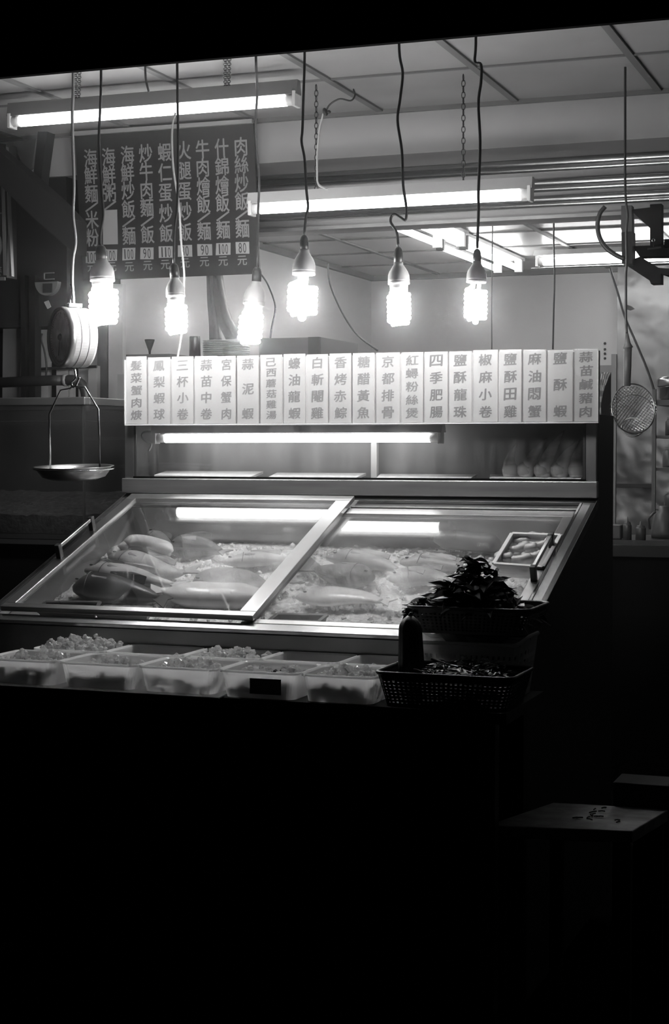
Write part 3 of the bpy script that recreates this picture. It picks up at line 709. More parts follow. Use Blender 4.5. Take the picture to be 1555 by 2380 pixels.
loose('hanging_wire', 'thin dark wire sagging across the kitchen wall toward the cards', 'wire', [(762, 612), (765, 650), (776, 685), (800, 735), (832, 780), (878, 815)], .004, mat('thin_wire', .12, .5), 6.8)
loose('hanging_wire', 'thin wire curving down behind the tilted lamp', 'wire', [(606, 636), (622, 660), (636, 695), (640, 720), (632, 760), (628, 790)], .004, mat('thin_wire', .12, .5), 6.8)
loose('hanging_wire', 'vertical black wire with hook hanging from the kitchen ceiling', 'wire', [(1287, 545), (1287, 560), (1289, 640), (1287, 720), (1285, 812)], .004, CORDM, 7.4, 2.56)
loose('hanging_wire', 'faint thin wire right of the rightmost lamp', 'wire', [(1145, 512), (1144, 600), (1143, 700), (1143, 812)], .0025, mat('thin_wire', .12, .5), 6.6, 2.56)
loose('hanging_wire', 'dark diagonal wire running down in front of the steel wall', 'wire', [(1418, 624), (1436, 680), (1452, 735), (1480, 800), (1505, 860), (1522, 912)], .006, CORDM, 8.6)
loose('hose', 'thick black hose curving out beside the bracket post', 'hose', [(1407, 480), (1395, 495), (1389, 520), (1393, 550), (1408, 575), (1430, 592), (1452, 602)], .0085, RUBBER, 5.95)
loose('hanging_flex', 'short dark cord end above the upper left tube light', 'cord', [(338, 168), (340, 190), (346, 214)], .004, CORDM, 5.0, 2.775)

# ================================================================== HANGING SCALE
SY = 4.62
P = lambda x, y: aY(x, y, SY)
sc = thing('hanging_scale', 'white round hanging dial scale with steel pan below', 'scale', P(172, 880))
def vh(v): return v.normalized()
dn = vh(-RT * .85 - FW * .53)               # the dial looks left and a little to the viewer
dn = V3((dn.x, dn.y, 0)).normalized()
c0 = P(172, 785); mp = (c0 - CAM).dot(FW) / F
R_ = 70 * mp; D_ = .088
fc = c0 + dn * D_ / 2
MB().lathe([(0, -.002), (R_ * .94, -.002), (R_ * .97, -.006), (R_ * .985, -.014), (R_ * .985, -D_ * .5), (R_ * .985, -D_ * .90), (R_ * .97, -D_ * .95), (R_ * .93, -D_ * .99), (R_ * .88, -D_), (0, -D_)], fc, dn, 64).build('housing', CREAM, sc)
for hh_ in (.36, .66): MB().tube([fc - dn * D_ * hh_ + (V3((0, 0, 1)) * math.cos(k / 64 * 2 * PI) + V3((0, 0, 1)).cross(dn) * math.sin(k / 64 * 2 * PI)) * R_ * .984 for k in range(64)], .0011, 5, closed=True).build('seam', mat('seam_grey', .35, .5), sc, smooth=True)
MB().lathe([(R_ * .90, .004), (R_ * .96, .010), (R_ * 1.01, .004), (R_ * 1.01, -.012), (R_ * .97, -.014), (R_ * .90, -.004), (R_ * .90, .004)], fc, dn, 56).build('bezel', mat('bezel_steel', .4, .3, metal=.9), sc, smooth=True)
MB().lathe([(0, .0005), (R_ * .90, .0005)], fc, dn, 48).build('dial', mat('dial_paper', .85, .5, var=.3, scale=30), sc)
m = MB(); du = V3((0, 0, 1)); dr = du.cross(dn).normalized()
for k in range(60):
    a = k / 60 * 2 * PI; d = dr * math.sin(a) + du * math.cos(a); ln = .012 if k % 5 == 0 else .006
    m.bar(fc + dn * .0012 + d * R_ * .84, fc + dn * .0012 + d * (R_ * .84 - ln), .0012, .0006, side=dn)
m.build('dial_ticks', DARK2, sc)
m = MB().bar(fc + dn * .004, fc + dn * .004 - du * R_ * .6 - dr * R_ * .1, .004, .001, side=dn); m.lathe([(0, .008), (.008, .008), (.012, .002)], fc, dn, 16); m.build('pointer', DARK2, sc)
MB().lathe([(0, .016), (R_ * .5, .012), (R_ * .9, .006)], fc, dn, 48).build('dial_glass', pane('dial_glass', fog=.14, fogvar=.6, rough=.06, scale=20), sc, smooth=True)
MB().obox(c0 + V3((0, 0, R_ + .006)), dn * .022, dr * .016, V3((0, 0, .006))).build('top_lug', CREAM, sc, bevel=.002)
tc_ = c0 + V3((0, 0, R_ + .01))
m = MB(); cord(m, [tc_ + dr * .0, tc_ + V3((-.002, 0, .03)), P(168, 650), P(170, 600), P(176, 560), P(170, 500), P(172, 430), P(169, 330), P(168, 260), P(170, 200), V3((P(170, 200).x, SY, 2.85))], .0048); m.build('cord', CORDW, sc, smooth=True)
m = MB(); cord(m, [tc_ + dn * .012, P(164, 690), P(168, 672), P(165, 660)], .0035); m.build('cord_tail', CORDW, sc, smooth=True)
hk = MB(); cord(hk, [c0 - V3((0, 0, R_ * .95)), P(176, 876), P(172, 884), P(166, 890), P(169, 899), P(176, 897), P(182, 884), P(185, 877)], .0035); hk.build('hook', CHROME, sc, smooth=True)
pc = P(171, 1086)
bl = MB(); bl.tube([P(117, 1090), P(115, 962), P(141, 907), P(163, 903), P(168, 898), P(182, 899), P(197, 899), P(229, 952), P(232, 1092)], .0032, 8); bl.build('bail', mat('bail_wire', .18, .3, metal=1), sc, smooth=True)
pr = 94 * mp; pax = (V3((0, 0, 1)) + RT * (-.015) - FW * .05).normalized()
MB().lathe([(0, -.040), (pr * .55, -.039), (pr * .78, -.030), (pr * .90, -.010), (pr * .93, 0), (pr, .002), (pr, .0035), (pr * .925, .0025), (pr * .88, -.010), (pr * .76, -.028), (pr * .5, -.037), (0, -.038)], pc, pax, 64).build('pan', mat('pan_steel', .5, .28, metal=1), sc, smooth=True)
MB().tube([pc + pax * -.004 + (RT * math.cos(k / 40 * 2 * PI) + RT.cross(pax) * math.sin(k / 40 * 2 * PI)) * pr * 1.0 for k in range(40)], .0022, 6, closed=True).build('pan_ring', CHROME, sc, smooth=True)
MB().obox(P(229, 1094), RT * .006, FW * .003, V3((0, 0, .008))).build('pan_clip', DARK2, sc)

# ================================================================== FISH TANK left of the case
tk = thing('fish_tank', 'dark glass fish tank with gravel at the left of the case', 'fish tank', (-3.4, 5.35, 1.19))
X1 = -2.755; X0 = -4.6
TG = pane('tank_glass', fog=.03, fogvar=.5, tint=.6, scale=3)
MB().box(X0, X1, 5.0, 5.006, 1.20, 1.655).build('front_glass', TG, tk); MB().box(X1 - .006, X1, 5.006, 5.70, 1.20, 1.655).build('side_glass', TG, tk)
MB().box(X0, X1, 5.70, 5.71, 1.20, 1.655).build('back_glass', mat('tank_back', .035, .5), tk)
m = MB(); m.box(X0, X1 + .004, 4.994, 5.03, 1.645, 1.672); m.box(X1 - .03, X1 + .004, 5.03, 5.70, 1.645, 1.672); m.box(X0, X1 + .004, 5.69, 5.73, 1.645, 1.672); m.build('top_rim', mat('tank_rim_steel', .22, .35, metal=.8, var=.2, scale=4), tk, bevel=.003)
m = MB(); m.box(X0, X1 + .004, 4.994, 5.73, 1.185, 1.20); m.build('base_plate', DARK2, tk)
m = MB(); m.box(X1 - .012, X1 - .006, 5.006, 5.012, 1.2, 1.645); m.build('corner_seal', GREYP, tk)
MB().box(X0 + .01, X1 - .008, 5.008, 5.69, 1.59, 1.592).build('water_surface', pane('water', fog=.06, fogvar=.4, scale=8, ior=1.33), tk)
m = MB(); nx, ny = 90, 24; vs = []; fs = []
for j in range(ny + 1):
    for i in range(nx + 1):
        x = X0 + .01 + (X1 - X0 - .02) * i / nx; y = 5.01 + .67 * j / ny
        vs.append(V3((x, y, 1.265 + .065 * j / ny + noise.noise(V3((x * 9, y * 9, 0))) * .012 + noise.noise(V3((x * 40, y * 40, 1))) * .009)))
for j in range(ny):
    for i in range(nx): a = j * (nx + 1) + i; fs.append((a, a + 1, a + nx + 2, a + nx + 1))
base = len(vs)
for i in range(nx + 1): vs.append(V3((vs[i].x, 5.01, 1.203)))
for i in range(nx): fs.append((i, base + i, base + i + 1, i + 1))
m.add(vs, fs); g = m.build('gravel', mat('tank_gravel', .16, .7, var=.6, scale=45, bump=.6, bscale=80), tk); g['kind'] = 'stuff'
st = thing('tank_stand', 'black stand holding a second tank under the fish tank', 'stand', (-3.4, 5.35, 0))
MB().box(X0, X1, 5.02, 5.7, 0, 1.165).build('cabinet', DARK, st)
MB().box(X0, X1 + .004, 4.995, 5.02, 1.166, 1.184).build('front_rail', mat('stand_rail', .10, .4, metal=.6), st)

# ================================================================== FRONT TABLE, TUBS of iced shellfish, BASKETS
tb = thing('front_table', 'dark narrow table along the front of the case carrying tubs', 'table', (-1.9, 3.85, 0))
MB().box(-3.1, -.945, 3.70, 4.08, .86, .886).build('table_top', mat('table_top_dark', .02, .6), tb)
for x in (-3.05, -1.0):
    for y in (3.75, 4.03): MB().box(x - .02, x + .02, y - .02, y + .02, 0, .86).build('leg', DARK2, tb)
MB().box(-3.05, -1.0, 3.74, 3.76, .2, .86).build('skirt_panel', DARK, tb)
MB().prism([(-2.6, 3.675, .8865), (-1.66, 3.675, .8865), (-1.69, 3.9, .8865), (-2.6, 3.9, .8865)], (0, 0, .003)).build('white_board', mat('foam_board', .6, .5), label='thin white foam board lying under the left tubs', cat='board')
TUB = translucent('tub_plastic', .92, .65, .25)
ICE = pane('ice_nugget', fog=.7, fogvar=.3, rough=.04, refl=1.6, scale=30, tint=.9, ior=1.7)
SHELL = mat('dark_shellfish', .03, .35, var=.7, scale=30)
def rrect(cx, cy, hx, hy, r, n=5):
    out = []
    for (sx, sy, a0) in ((1, -1, -PI / 2), (1, 1, 0), (-1, 1, PI / 2), (-1, -1, PI)):
        for k in range(n + 1):
            a = a0 + k / n * PI / 2; out.append((cx + sx * (hx - r) + math.cos(a) * r, cy + sy * (hy - r) + math.sin(a) * r))
    return out
def tub(label, x0, x1, y0, y1, z0, z1, fill, ice, clams, sticker=False):
    cx, cy = (x0 + x1) / 2, (y0 + y1) / 2; hx, hy = (x1 - x0) / 2, (y1 - y0) / 2
    t = thing('plastic_tub', label, 'tub', (cx, cy, z0), 'white plastic tubs on the front table')
    A = rrect(cx, cy, hx * .86, hy * .86, .02); B = rrect(cx, cy, hx * .955, hy * .955, .022); Cc = rrect(cx, cy, hx, hy, .024)
    n = len(A); vs = [V3((x, y, z0)) for x, y in A] + [V3((x, y, z1 - .004)) for x, y in B] + [V3((x, y, z1)) for x, y in Cc] + [V3((x, y, z1 - .006)) for x, y in Cc]
    fs = [tuple(range(n - 1, -1, -1))]
    for k in range(n):
        k2 = (k + 1) % n
        fs.append((k, k2, n + k2, n + k)); fs.append((n + k, n + k2, 2 * n + k2, 2 * n + k)); fs.append((2 * n + k, 2 * n + k2, 3 * n + k2, 3 * n + k))
    MB().add(vs, fs).build('tub_wall', TUB, t, solid=.0016)
    if clams:
        m = MB()
        for _ in range(int(clams * 1.7)):
            m.blob((random.uniform(cx - hx * .70, cx + hx * .70), (cy - hy * random.uniform(.66, .74)) if random.random() < .45 else random.uniform(cy - hy * .68, cy + hy * .7), z0 + .013 + random.random() * (fill - .01)), random.uniform(.010, .016), 1, .35, (1, .8, .6))
        o = m.build('shellfish', SHELL, label=label.replace('white tub', 'dark shellfish in the tub').replace('tub full', 'shellfish in the tub full'), cat='shellfish', kind='stuff')
    if ice:
        m = MB()
        for _ in range(ice):
            rx, ry = random.uniform(-1, 1), random.uniform(-1, 1); hgt = (1 - max(abs(rx), abs(ry)) ** 2) * .030
            m.blob((cx + rx * hx * .84, cy + ry * hy * .82, z0 + fill + random.random() * hgt * 1.1 + .006), random.uniform(.0075, .0125), 1, .35, (1, .9, .75))
        m.build('ice_nuggets', ICE, label=label.replace('white tub', 'clear ice nuggets heaped in the tub'), cat='ice', kind='stuff')
    if sticker: MB().box(cx - .02, cx + .062, y0 + .0035, y0 + .005, z0 + .012, z0 + .050).build('label_patch', mat('dark_label', .2, .5), t)
    return t
XB = [-2.56, -2.345, -2.125, -1.899, -1.677, -1.461, -1.262]
FR = [('off the left end behind', 60), ('at the left picture edge', 60), ('second tub from the left edge', 45), ('third tub', 0), ('tub with dark patch', 60), ('last tub before the baskets', 55)]
Z0, Z1 = .8895, .955
fl = [('white tub full of dark shellfish at the left picture edge', 70, 55, 0.045), ('white tub with shellfish, second front tub from left', 60, 45, .035), ('white tub almost empty of shellfish, third front tub from left', 70, 8, .04), ('white tub with a dark patch on its front', 26, 60, .042), ('white tub with shellfish beside the black basket', 60, 55, .042)]
for i, (lb, ice, cl, fill) in enumerate(fl):
    tub(lb, XB[i + 1] + .002, XB[i + 2] - .003, 3.70, 3.885, Z0 if i < 3 else .8875, Z1, fill, ice, cl, sticker=(i == 3)) if i < 5 else None
fb = [('white tub with high heap in the back row, far left', 110, 0, .062), ('white back row tub, half filled, second from left', 45, 0, .02), ('white back row tub heaped behind the almost empty one', 80, 0, .05), ('white back row tub, nearly empty, behind the patched one', 16, 0, .012), ('white back row tub nearest the baskets', 26, 0, .02)]
for i, (lb, ice, cl, fill) in enumerate(fb):
    tub(lb, XB[i + 1] + .03, XB[i + 2] + .025, 3.895, 4.075, Z0 if i < 3 else .8875, Z1 + .003, fill, ice, cl)

def basket(name, label, x0, x1, y0, y1, z0, z1, mm, group=None, lift=0.0, nxh=26, nyh=18, nzh=6, taper=.88):
    cx, cy = (x0 + x1) / 2, (y0 + y1) / 2; hx, hy = (x1 - x0) / 2, (y1 - y0) / 2
    t = thing(name, label, 'basket', (cx, cy, z0), group)
    ring = []
    r = .03; N_ = 6
    def per(k):
        pts = []
        for (sx, sy, a0) in ((1, -1, -PI / 2), (1, 1, 0), (-1, 1, PI / 2), (-1, -1, PI)):
            for q in range(N_ + 1):
                a = a0 + q / N_ * PI / 2; pts.append((cx + sx * (hx * k - r) + math.cos(a) * r, cy + sy * (hy * k - r) + math.sin(a) * r))
        return pts
    def resample(pts, n):
        L_ = [0]
        for i in range(len(pts)): a, b = pts[i], pts[(i + 1) % len(pts)]; L_.append(L_[-1] + math.hypot(b[0] - a[0], b[1] - a[1]))
        out = []; j = 0
        for i in range(n):
            s_ = L_[-1] * i / n
            while L_[j + 1] < s_: j += 1
            f_ = (s_ - L_[j]) / max(1e-9, L_[j + 1] - L_[j]); a, b = pts[j], pts[(j + 1) % len(pts)]; out.append((a[0] + (b[0] - a[0]) * f_, a[1] + (b[1] - a[1]) * f_))
        return out
    n = 2 * (nxh + nyh); bot = resample(per(taper), n); top = resample(per(1), n)
    def lf(x): return lift * max(0, (abs(x - cx) / hx - .8) / .2) ** 1.5 if lift else 0
    def pt(i, s_):
        i = i % n; i0 = int(math.floor(i)) % n; i1 = (i0 + 1) % n; f_ = i - math.floor(i)
        bx = bot[i0][0] * (1 - f_) + bot[i1][0] * f_; by = bot[i0][1] * (1 - f_) + bot[i1][1] * f_
        tx = top[i0][0] * (1 - f_) + top[i1][0] * f_; ty = top[i0][1] * (1 - f_) + top[i1][1] * f_
        x = bx + (tx - bx) * s_; return V3((x, by + (ty - by) * s_, z0 + (z1 - z0 + lf(tx)) * s_))
    m = MB(); vs = []; fs = []
    sA, sB = .08, .82
    for i in range(n):
        for k in range(nzh):
            a0 = sA + (sB - sA) * k / nzh; a1 = sA + (sB - sA) * (k + 1) / nzh; g = .26; dz = (a1 - a0) * .24; b = len(vs)
            vs += [pt(i, a0), pt(i + 1, a0), pt(i + 1, a1), pt(i, a1), pt(i + g, a0 + dz), pt(i + 1 - g, a0 + dz), pt(i + 1 - g, a1 - dz), pt(i + g, a1 - dz)]
            fs += [(b, b + 1, b + 5, b + 4), (b + 1, b + 2, b + 6, b + 5), (b + 2, b + 3, b + 7, b + 6), (b + 3, b, b + 4, b + 7)]
        b = len(vs); vs += [pt(i, 0), pt(i + 1, 0), pt(i + 1, sA), pt(i, sA), pt(i, sB), pt(i + 1, sB), pt(i + 1, 1), pt(i, 1)]; fs += [(b, b + 1, b + 2, b + 3), (b + 4, b + 5, b + 6, b + 7)]
    b = len(vs); vs += [pt(i, 0) for i in range(n)]; fs.append(tuple(range(b + n - 1, b - 1, -1)))
    m.add(vs, fs).build('basket_wall', mm, t, solid=.0016)
    MB().tube([pt(i, 1) for i in range(n)], .0048, 8, closed=True).build('rim', mm, t, smooth=True)
    return t
BB = mat('black_basket_plastic', .045, .35); WB = translucent('white_basket_plastic', .9, .7, .4); GB = mat('grey_basket_plastic', .12, .4)
basket('vegetable_basket', 'black perforated basket with chopped greens at the front of the stack', -1.268, -.932, 3.70, 3.925, .8875, .966, BB, 'vegetable baskets', nzh=7)
basket('vegetable_basket', 'pale basket under the leafy greens, behind the black basket', -1.275, -.955, 3.935, 4.082, .8875, 1.015, WB, 'vegetable baskets', lift=.022, nzh=5, nxh=20, nyh=10)
basket('vegetable_basket', 'topmost dark basket heaped with large leaves', -1.27, -.955, 3.95, 4.19, 1.036, 1.10, GB, 'vegetable baskets', nzh=6)
LEAF = mat('dark_leaf', .07, .35, var=.5, scale=20, spec=.5)
GREENS = mat('chopped_greens', .06, .4, var=.7, scale=40, spec=.5)
def leaf(m, p, d, nrm, ln, w, bend):
    d = d.normalized(); s_ = nrm.cross(d).normalized(); nn = d.cross(s_).normalized(); n = 6; vs = []; fs = []
    for i in range(n + 1):
        t_ = i / n; ww = w * math.sin(PI * min(1, t_ * .9 + .08)) ** .8 * (1 - t_ ** 3); c = p + d * ln * t_ + nn * (-bend * ln * t_ * t_)
        vs += [c - s_ * ww + nn * ww * .35, c, c + s_ * ww + nn * ww * .35]
    for i in range(n):
        for k in (0, 1): fs.append((i * 3 + k, i * 3 + k + 1, i * 3 + k + 4, i * 3 + k + 3))
    m.add(vs, fs)
rnd = random.Random(5)
m = MB()
def heaph(x, y, cx, hx, cy, hy, H): return H * max(0, 1 - ((x - cx) / hx) ** 2) ** .7 * max(0, 1 - ((y - cy) / hy) ** 2) ** .4
for k in range(680):
    x = rnd.uniform(-1.275, -.985); y = rnd.uniform(3.965, 4.16)
    pk = .105 * math.exp(-((x + 1.115) / .075) ** 2) + .05 * (1.15 if x < -1.03 else .35) * (1 - abs(x + 1.14) / .16 * .6)
    z = 1.075 + pk * rnd.uniform(.3, 1.0) * math.exp(-((y - 4.05) / .09) ** 2)
    a = rnd.uniform(0, 2 * PI); d = V3((math.cos(a), math.sin(a) - .3, rnd.uniform(-.35, .55)))
    leaf(m, V3((x, y, z)) - d.normalized() * .02, d, V3((rnd.uniform(-.7, .7), rnd.uniform(-.9, .2), 1)), rnd.uniform(.038, .07), rnd.uniform(.011, .020), rnd.uniform(-.1, .7))
m.ell((-1.12, 4.06, 1.07), (.11, 0, 0), (0, .09, 0), (0, 0, .085), 3)
m.build('leafy_greens', LEAF, label='heap of broad dark leaves piled in the topmost basket', cat='greens', kind='stuff', solid=.0006)
m = MB()
for k in range(420):
    x = rnd.uniform(-1.20, -.965); y = rnd.uniform(3.73, 3.90); z = .945 + .034 * max(0, 1 - ((x + 1.08) / .14) ** 2) * rnd.uniform(.2, 1.2)
    a = rnd.uniform(0, 2 * PI); d = V3((math.cos(a), math.sin(a), rnd.uniform(-.3, .5)))
    if k % 3: leaf(m, V3((x, y, z)), d, V3((rnd.uniform(-.5, .5), -.5, 1)), rnd.uniform(.012, .03), rnd.uniform(.003, .006), .3)
    else: q = V3((x, y, z)); m.tube([q, q + d.normalized() * rnd.uniform(.015, .035)], rnd.uniform(.0015, .003), 5)
m.ell((-1.08, 3.815, .935), (.12, 0, 0), (0, .085, 0), (0, 0, .028), 3)
m.build('chopped_greens', GREENS, label='chopped green stalks and leaves filling the front black basket', cat='greens', kind='stuff')
m = MB()
for k in range(60):
    x = rnd.uniform(-1.24, -1.0); q = V3((x, rnd.uniform(3.96, 4.05), 1.0)); a = rnd.uniform(0, 6.28); leaf(m, q, V3((math.cos(a), math.sin(a), .2)), V3((0, -.3, 1)), .03, .008, .3)
m.build('stored_greens', GREENS, label='a few dark leaves lying in the pale middle basket', cat='greens', kind='stuff')
gd = thing('gourd', 'long dark ribbed gourd standing upright in the black basket', 'gourd', (-1.215, 3.80, .89))
g0 = aY(958, 1556, 3.80); g0.z = .89; gt = aY(953, 1431, 3.81); n = 18; vs = []; fs = []; seg = 30; gx = (gt - g0)
for i in range(n + 1):
    s_ = i / n; c = g0 + gx * s_ ; rr = .0300 * (1 - max(0, (s_ - .82) / .18) ** 2.4 * .75) * (1 + .06 * math.sin(s_ * 5)) * min(1, .7 + s_ * 4)
    for k in range(seg):
        a = 2 * PI * k / seg; q = rr * (1 + .05 * math.cos(a * 10)); vs.append(c + V3((math.cos(a) * q, math.sin(a) * q, 0)))
for i in range(n):
    for k in range(seg): fs.append((i * seg + k, i * seg + (k + 1) % seg, (i + 1) * seg + (k + 1) % seg, (i + 1) * seg + k))
fs.append(tuple(n * seg + k for k in range(seg))); fs.append(tuple(range(seg - 1, -1, -1)))
MB().add(vs, fs).build('skin', mat('gourd_skin', .03, .45, var=.4, scale=30), gd, smooth=True)
MB().tube([gt - V3((0, 0, .002)), gt + V3((.003, 0, .008))], [.006, .004], 8).build('stem', mat('gourd_stem', .10, .6), gd, smooth=True)

# ================================================================== RIGHT: skimmer on its cord, bracket, steel wall, shelves
sy = 5.6
Pk = lambda x, y: aY(x, y, sy)
sk = thing('wire_skimmer', 'round wire mesh skimmer with bamboo handle hanging by the steel wall', 'skimmer', Pk(1470, 1010))
mp = (Pk(1470, 950) - CAM).dot(FW) / F
cR = Pk(1472, 950); U2 = RT; W2 = V3((0, 0, 1)); tiltv = (W2 + FW * .25).normalized()
def ring(c, rx, ry, r, nm, mm):
    MB().tube([c + U2 * math.cos(k / 40 * 2 * PI) * rx * mp + tiltv * math.sin(k / 40 * 2 * PI) * ry * mp for k in range(40)], r, 6, closed=True).build(nm, mm, sk, smooth=True)
WIRE = mat('skimmer_wire', .30, .3, metal=.9)
ring(cR, 50, 60, .0022, 'rim_wire', WIRE); ring(Pk(1470, 993), 25, 22, .003, 'hoop', mat('white_hoop', .6, .4)); ring(Pk(1474, 962), 47, 46, .0012, 'inner_wire', WIRE)
m = MB()
for k in range(-9, 10):
    for ang in (math.radians(-35), math.radians(52)):
        d = U2 * math.cos(ang) + tiltv * math.sin(ang) ; q = U2 * -math.sin(ang) + tiltv * math.cos(ang); o = k * 6.0; hl = math.sqrt(max(0, 54 ** 2 - o * o))
        if hl < 5: continue
        pts = []
        for j in range(7):
            s_ = -1 + j / 3; rr2 = (o * o + (s_ * hl) ** 2) / 54 ** 2
            pts.append(cR + q * o * mp + d * s_ * hl * mp + FW * .022 * (1 - rr2))
        m.tube(pts, .0013, 4)
m.build('mesh', WIRE, sk)
BAM = mat('bamboo_handle', .10, .5, var=.6, scale=9, aniso=(8, 8, .6))
MB().tube([Pk(1458, 897), Pk(1459, 850), Pk(1460, 806)], [.011, .0125, .013], 12).build('handle', BAM, sk, smooth=True)
MB().tube([Pk(1460, 808), Pk(1459, 798), Pk(1457, 775)], [.017, .010, .005], 10).build('handle_wrap', mat('wrap_cloth', .16, .7, var=.6, scale=20), sk, smooth=True)
MB().bar(Pk(1453, 897), Pk(1453, 812), .007, .01).build('handle_strip', mat('pale_bamboo', .35, .5), sk)
m = MB(); cord(m, [Pk(1457, 778), Pk(1455, 740), Pk(1455, 680), Pk(1455, 640), Pk(1457, 600), Pk(1456, 540), Pk(1459, 500), Pk(1455, 470), Pk(1453, 420), Pk(1453, 300), Pk(1453, 200), V3((Pk(1453, 200).x, sy, 2.775))], .0042); m.build('cord', CORDM, sk, smooth=True)
MB().prism([Pk(1457, 708), Pk(1468, 712), Pk(1476, 718), Pk(1466, 722), Pk(1458, 719)], FW * .004).build('tape_flag', RUBBER, sk)

br = thing('shelf_bracket', 'black steel bracket frame at the upper right edge', 'bracket', aY(1500, 560, 6.0))
Q = lambda x, y, Y=5.98: aY(x, y, Y)
def poly(pts, mm, nm, th=.04, Y=5.98): return MB().prism([Q(x, y, Y) for x, y in pts], (0, th, 0)).build(nm, mm, br)
poly([(1444, 478), (1468, 477), (1469, 535), (1470, 612), (1445, 612), (1445, 535), (1443, 530)], mat('bracket_post', .05, .5), 'post', .05, 5.96)
poly([(1444, 540), (1470, 538), (1470, 615), (1456, 614), (1446, 612)], DARK2, 'post_sleeve', .06, 5.95)
poly([(1470, 572), (1620, 566), (1620, 594), (1486, 596)], DARK, 'cross_beam', .08)
poly([(1446, 612), (1488, 596), (1530, 622), (1600, 628), (1600, 638), (1548, 640), (1536, 636), (1536, 659), (1513, 660), (1510, 652), (1456, 617)], DARK, 'diagonal_brace', .06)
poly([(1511, 475), (1537, 473), (1537, 568), (1511, 570)], DARK, 'drop_post', .05)
poly([(1468, 487), (1511, 482), (1511, 530), (1470, 493)], DARK, 'gusset', .03)
poly([(1545, 556), (1620, 552), (1620, 572), (1543, 574)], DARK, 'cable_box', .05, 5.95)
cl = thing('bulldog_clip', 'silver bulldog clip on the black bracket', 'clip', Q(1520, 575, 5.95))
MB().bar(Q(1505, 579, 5.94), Q(1537, 575, 5.94), .006, .006).build('jaw', CHROME, cl); MB().bar(Q(1519, 574, 5.94), Q(1519, 562, 5.94), .007, .003).build('arm', CHROME, cl)
MB().tube([Q(1519, 559, 5.94) + (RT * math.cos(k / 16 * 2 * PI) + UP * math.sin(k / 16 * 2 * PI)) * .0055 for k in range(16)], .002, 6, closed=True).build('arm_loop', CHROME, cl, smooth=True)

# stainless panel wall, door and curtain on the back wall
K = lambda x, y, Y=9.80: aY(x, y, Y)
a = K(1437, 628); z_t = 2.56
MB().box(a.x, 1.8, 9.78, 9.82, .95, z_t).build('wall_panel', STEELW, label='dented stainless steel sheet cladding right of the kitchen wall', cat='wall panel')
MB().box(a.x - .03, a.x, 9.76, 9.83, .3, 2.05).build('trim_4', mat('door_trim', .2, .5), kind='structure')
s1 = K(1437, 1128).z
MB().box(a.x + .005, a.x + .22, 9.76, 9.775, s1 - .012, s1 + .012).build('trim_5', DARK2, kind='structure')
dr_ = thing('door', 'doorway with checked curtain behind the right end of the cards', 'door', K(1405, 1000))
x0 = K(1385, 870).x; x1_ = K(1424, 870).x; zt = K(1400, 857).z
MB().box(x0, x1_, 9.84, 9.855, .5, zt - .02).build('opening', DARK, dr_)
fr = MB(); fr.box(x0 - .05, x1_ + .05, 9.80, 9.85, zt - .03, zt + .02); fr.box(x1_, x1_ + .04, 9.80, 9.85, .5, zt - .03); fr.build('door_frame', mat('door_trim', .2, .5), dr_)
def checker(name):
    mm = bpy.data.materials.new(name); mm.use_nodes = True; nt = mm.node_tree; b = nt.nodes['Principled BSDF']
    ch = nt.nodes.new('ShaderNodeTexChecker'); ch.inputs['Scale'].default_value = 30; ch.inputs[1].default_value = (.5, .5, .5, 1); ch.inputs[2].default_value = (.2, .2, .2, 1)
    tc = nt.nodes.new('ShaderNodeTexCoord'); nt.links.new(tc.outputs['Object'], ch.inputs[0]); nt.links.new(ch.outputs[0], b.inputs['Base Color']); return mm
m = MB(); vs = []; fs = []; nn = 24
pA = [K(1390, 865), K(1422, 866)]; pB = [K(1390, 1000), K(1402, 990)]
for j in range(9):
    for i in range(nn + 1):
        s_ = i / nn; a_ = pA[0].lerp(pA[1], s_); b_ = pB[0].lerp(pB[1], s_); p = a_.lerp(b_, (j / 8) ** 1.0); p.x -= .03 * math.sin(j / 8 * PI) * s_; p.y = 9.78 + .012 * math.sin(i * 1.3); vs.append(p)
for j in range(8):
    for i in range(nn): q = j * (nn + 1) + i; fs.append((q, q + 1, q + nn + 2, q + nn + 1))
m.add(vs, fs).build('curtain', checker('check_cloth'), label='checked curtain gathered in the kitchen doorway', cat='curtain', solid=.003, smooth=True)
m = MB()
for y in (798, 812, 822, 833): m.ell(K(1406, y, 9.85), (.008, 0, 0), (0, .004, 0), (0, 0, .008), 2)
m.build('wall_studs', DARK2, kind='structure').name = 'trim_6'
# shelf rack
rk = thing('shelf_rack', 'kitchen rack with pale shelf edges at the right edge', 'rack', K(1545, 1240, 8.2))
G8 = lambda x, y, Y=8.2: aY(x, y, Y)
xr = G8(1517, 1000).x; xe = xr + .9
for y in (900,): MB().box(xr, xr + .018, 8.18, 8.2, G8(1517, 1235).z, G8(1517, 905).z).build('post', mat('rack_post', .12, .5), rk)
MB().box(xr + .018, xe, 8.68, 8.70, .6, G8(1530, 940).z + .05).build('back_panel', DARK, rk)
for y0, y1 in ((929, 942), (1012, 1019), (1087, 1094), (1183, 1186)):
    za = G8(1540, y0).z; zb = G8(1540, y1).z; MB().box(xr + .016, xe, 8.2, 8.68, zb, za).build('shelf', mat('shelf_board', .11, .5), rk)
pz = G8(1540, 929).z
pt_ = thing('steel_pot', 'shiny steel pot with lid standing on the top shelf', 'pot', G8(1552, 905)); pc2 = G8(1560, 905); pc2.z = pz + .0; pr2 = .085
MB().lathe([(0, 0), (pr2 * .9, 0), (pr2, .01), (pr2, .06), (pr2 * 1.05, .064), (pr2 * 1.05, .07), (0, .07)], V3((pc2.x, 8.35, pz)), seg=32).build('body', mat('pot_steel', .2, .25, metal=1), pt_, smooth=True)
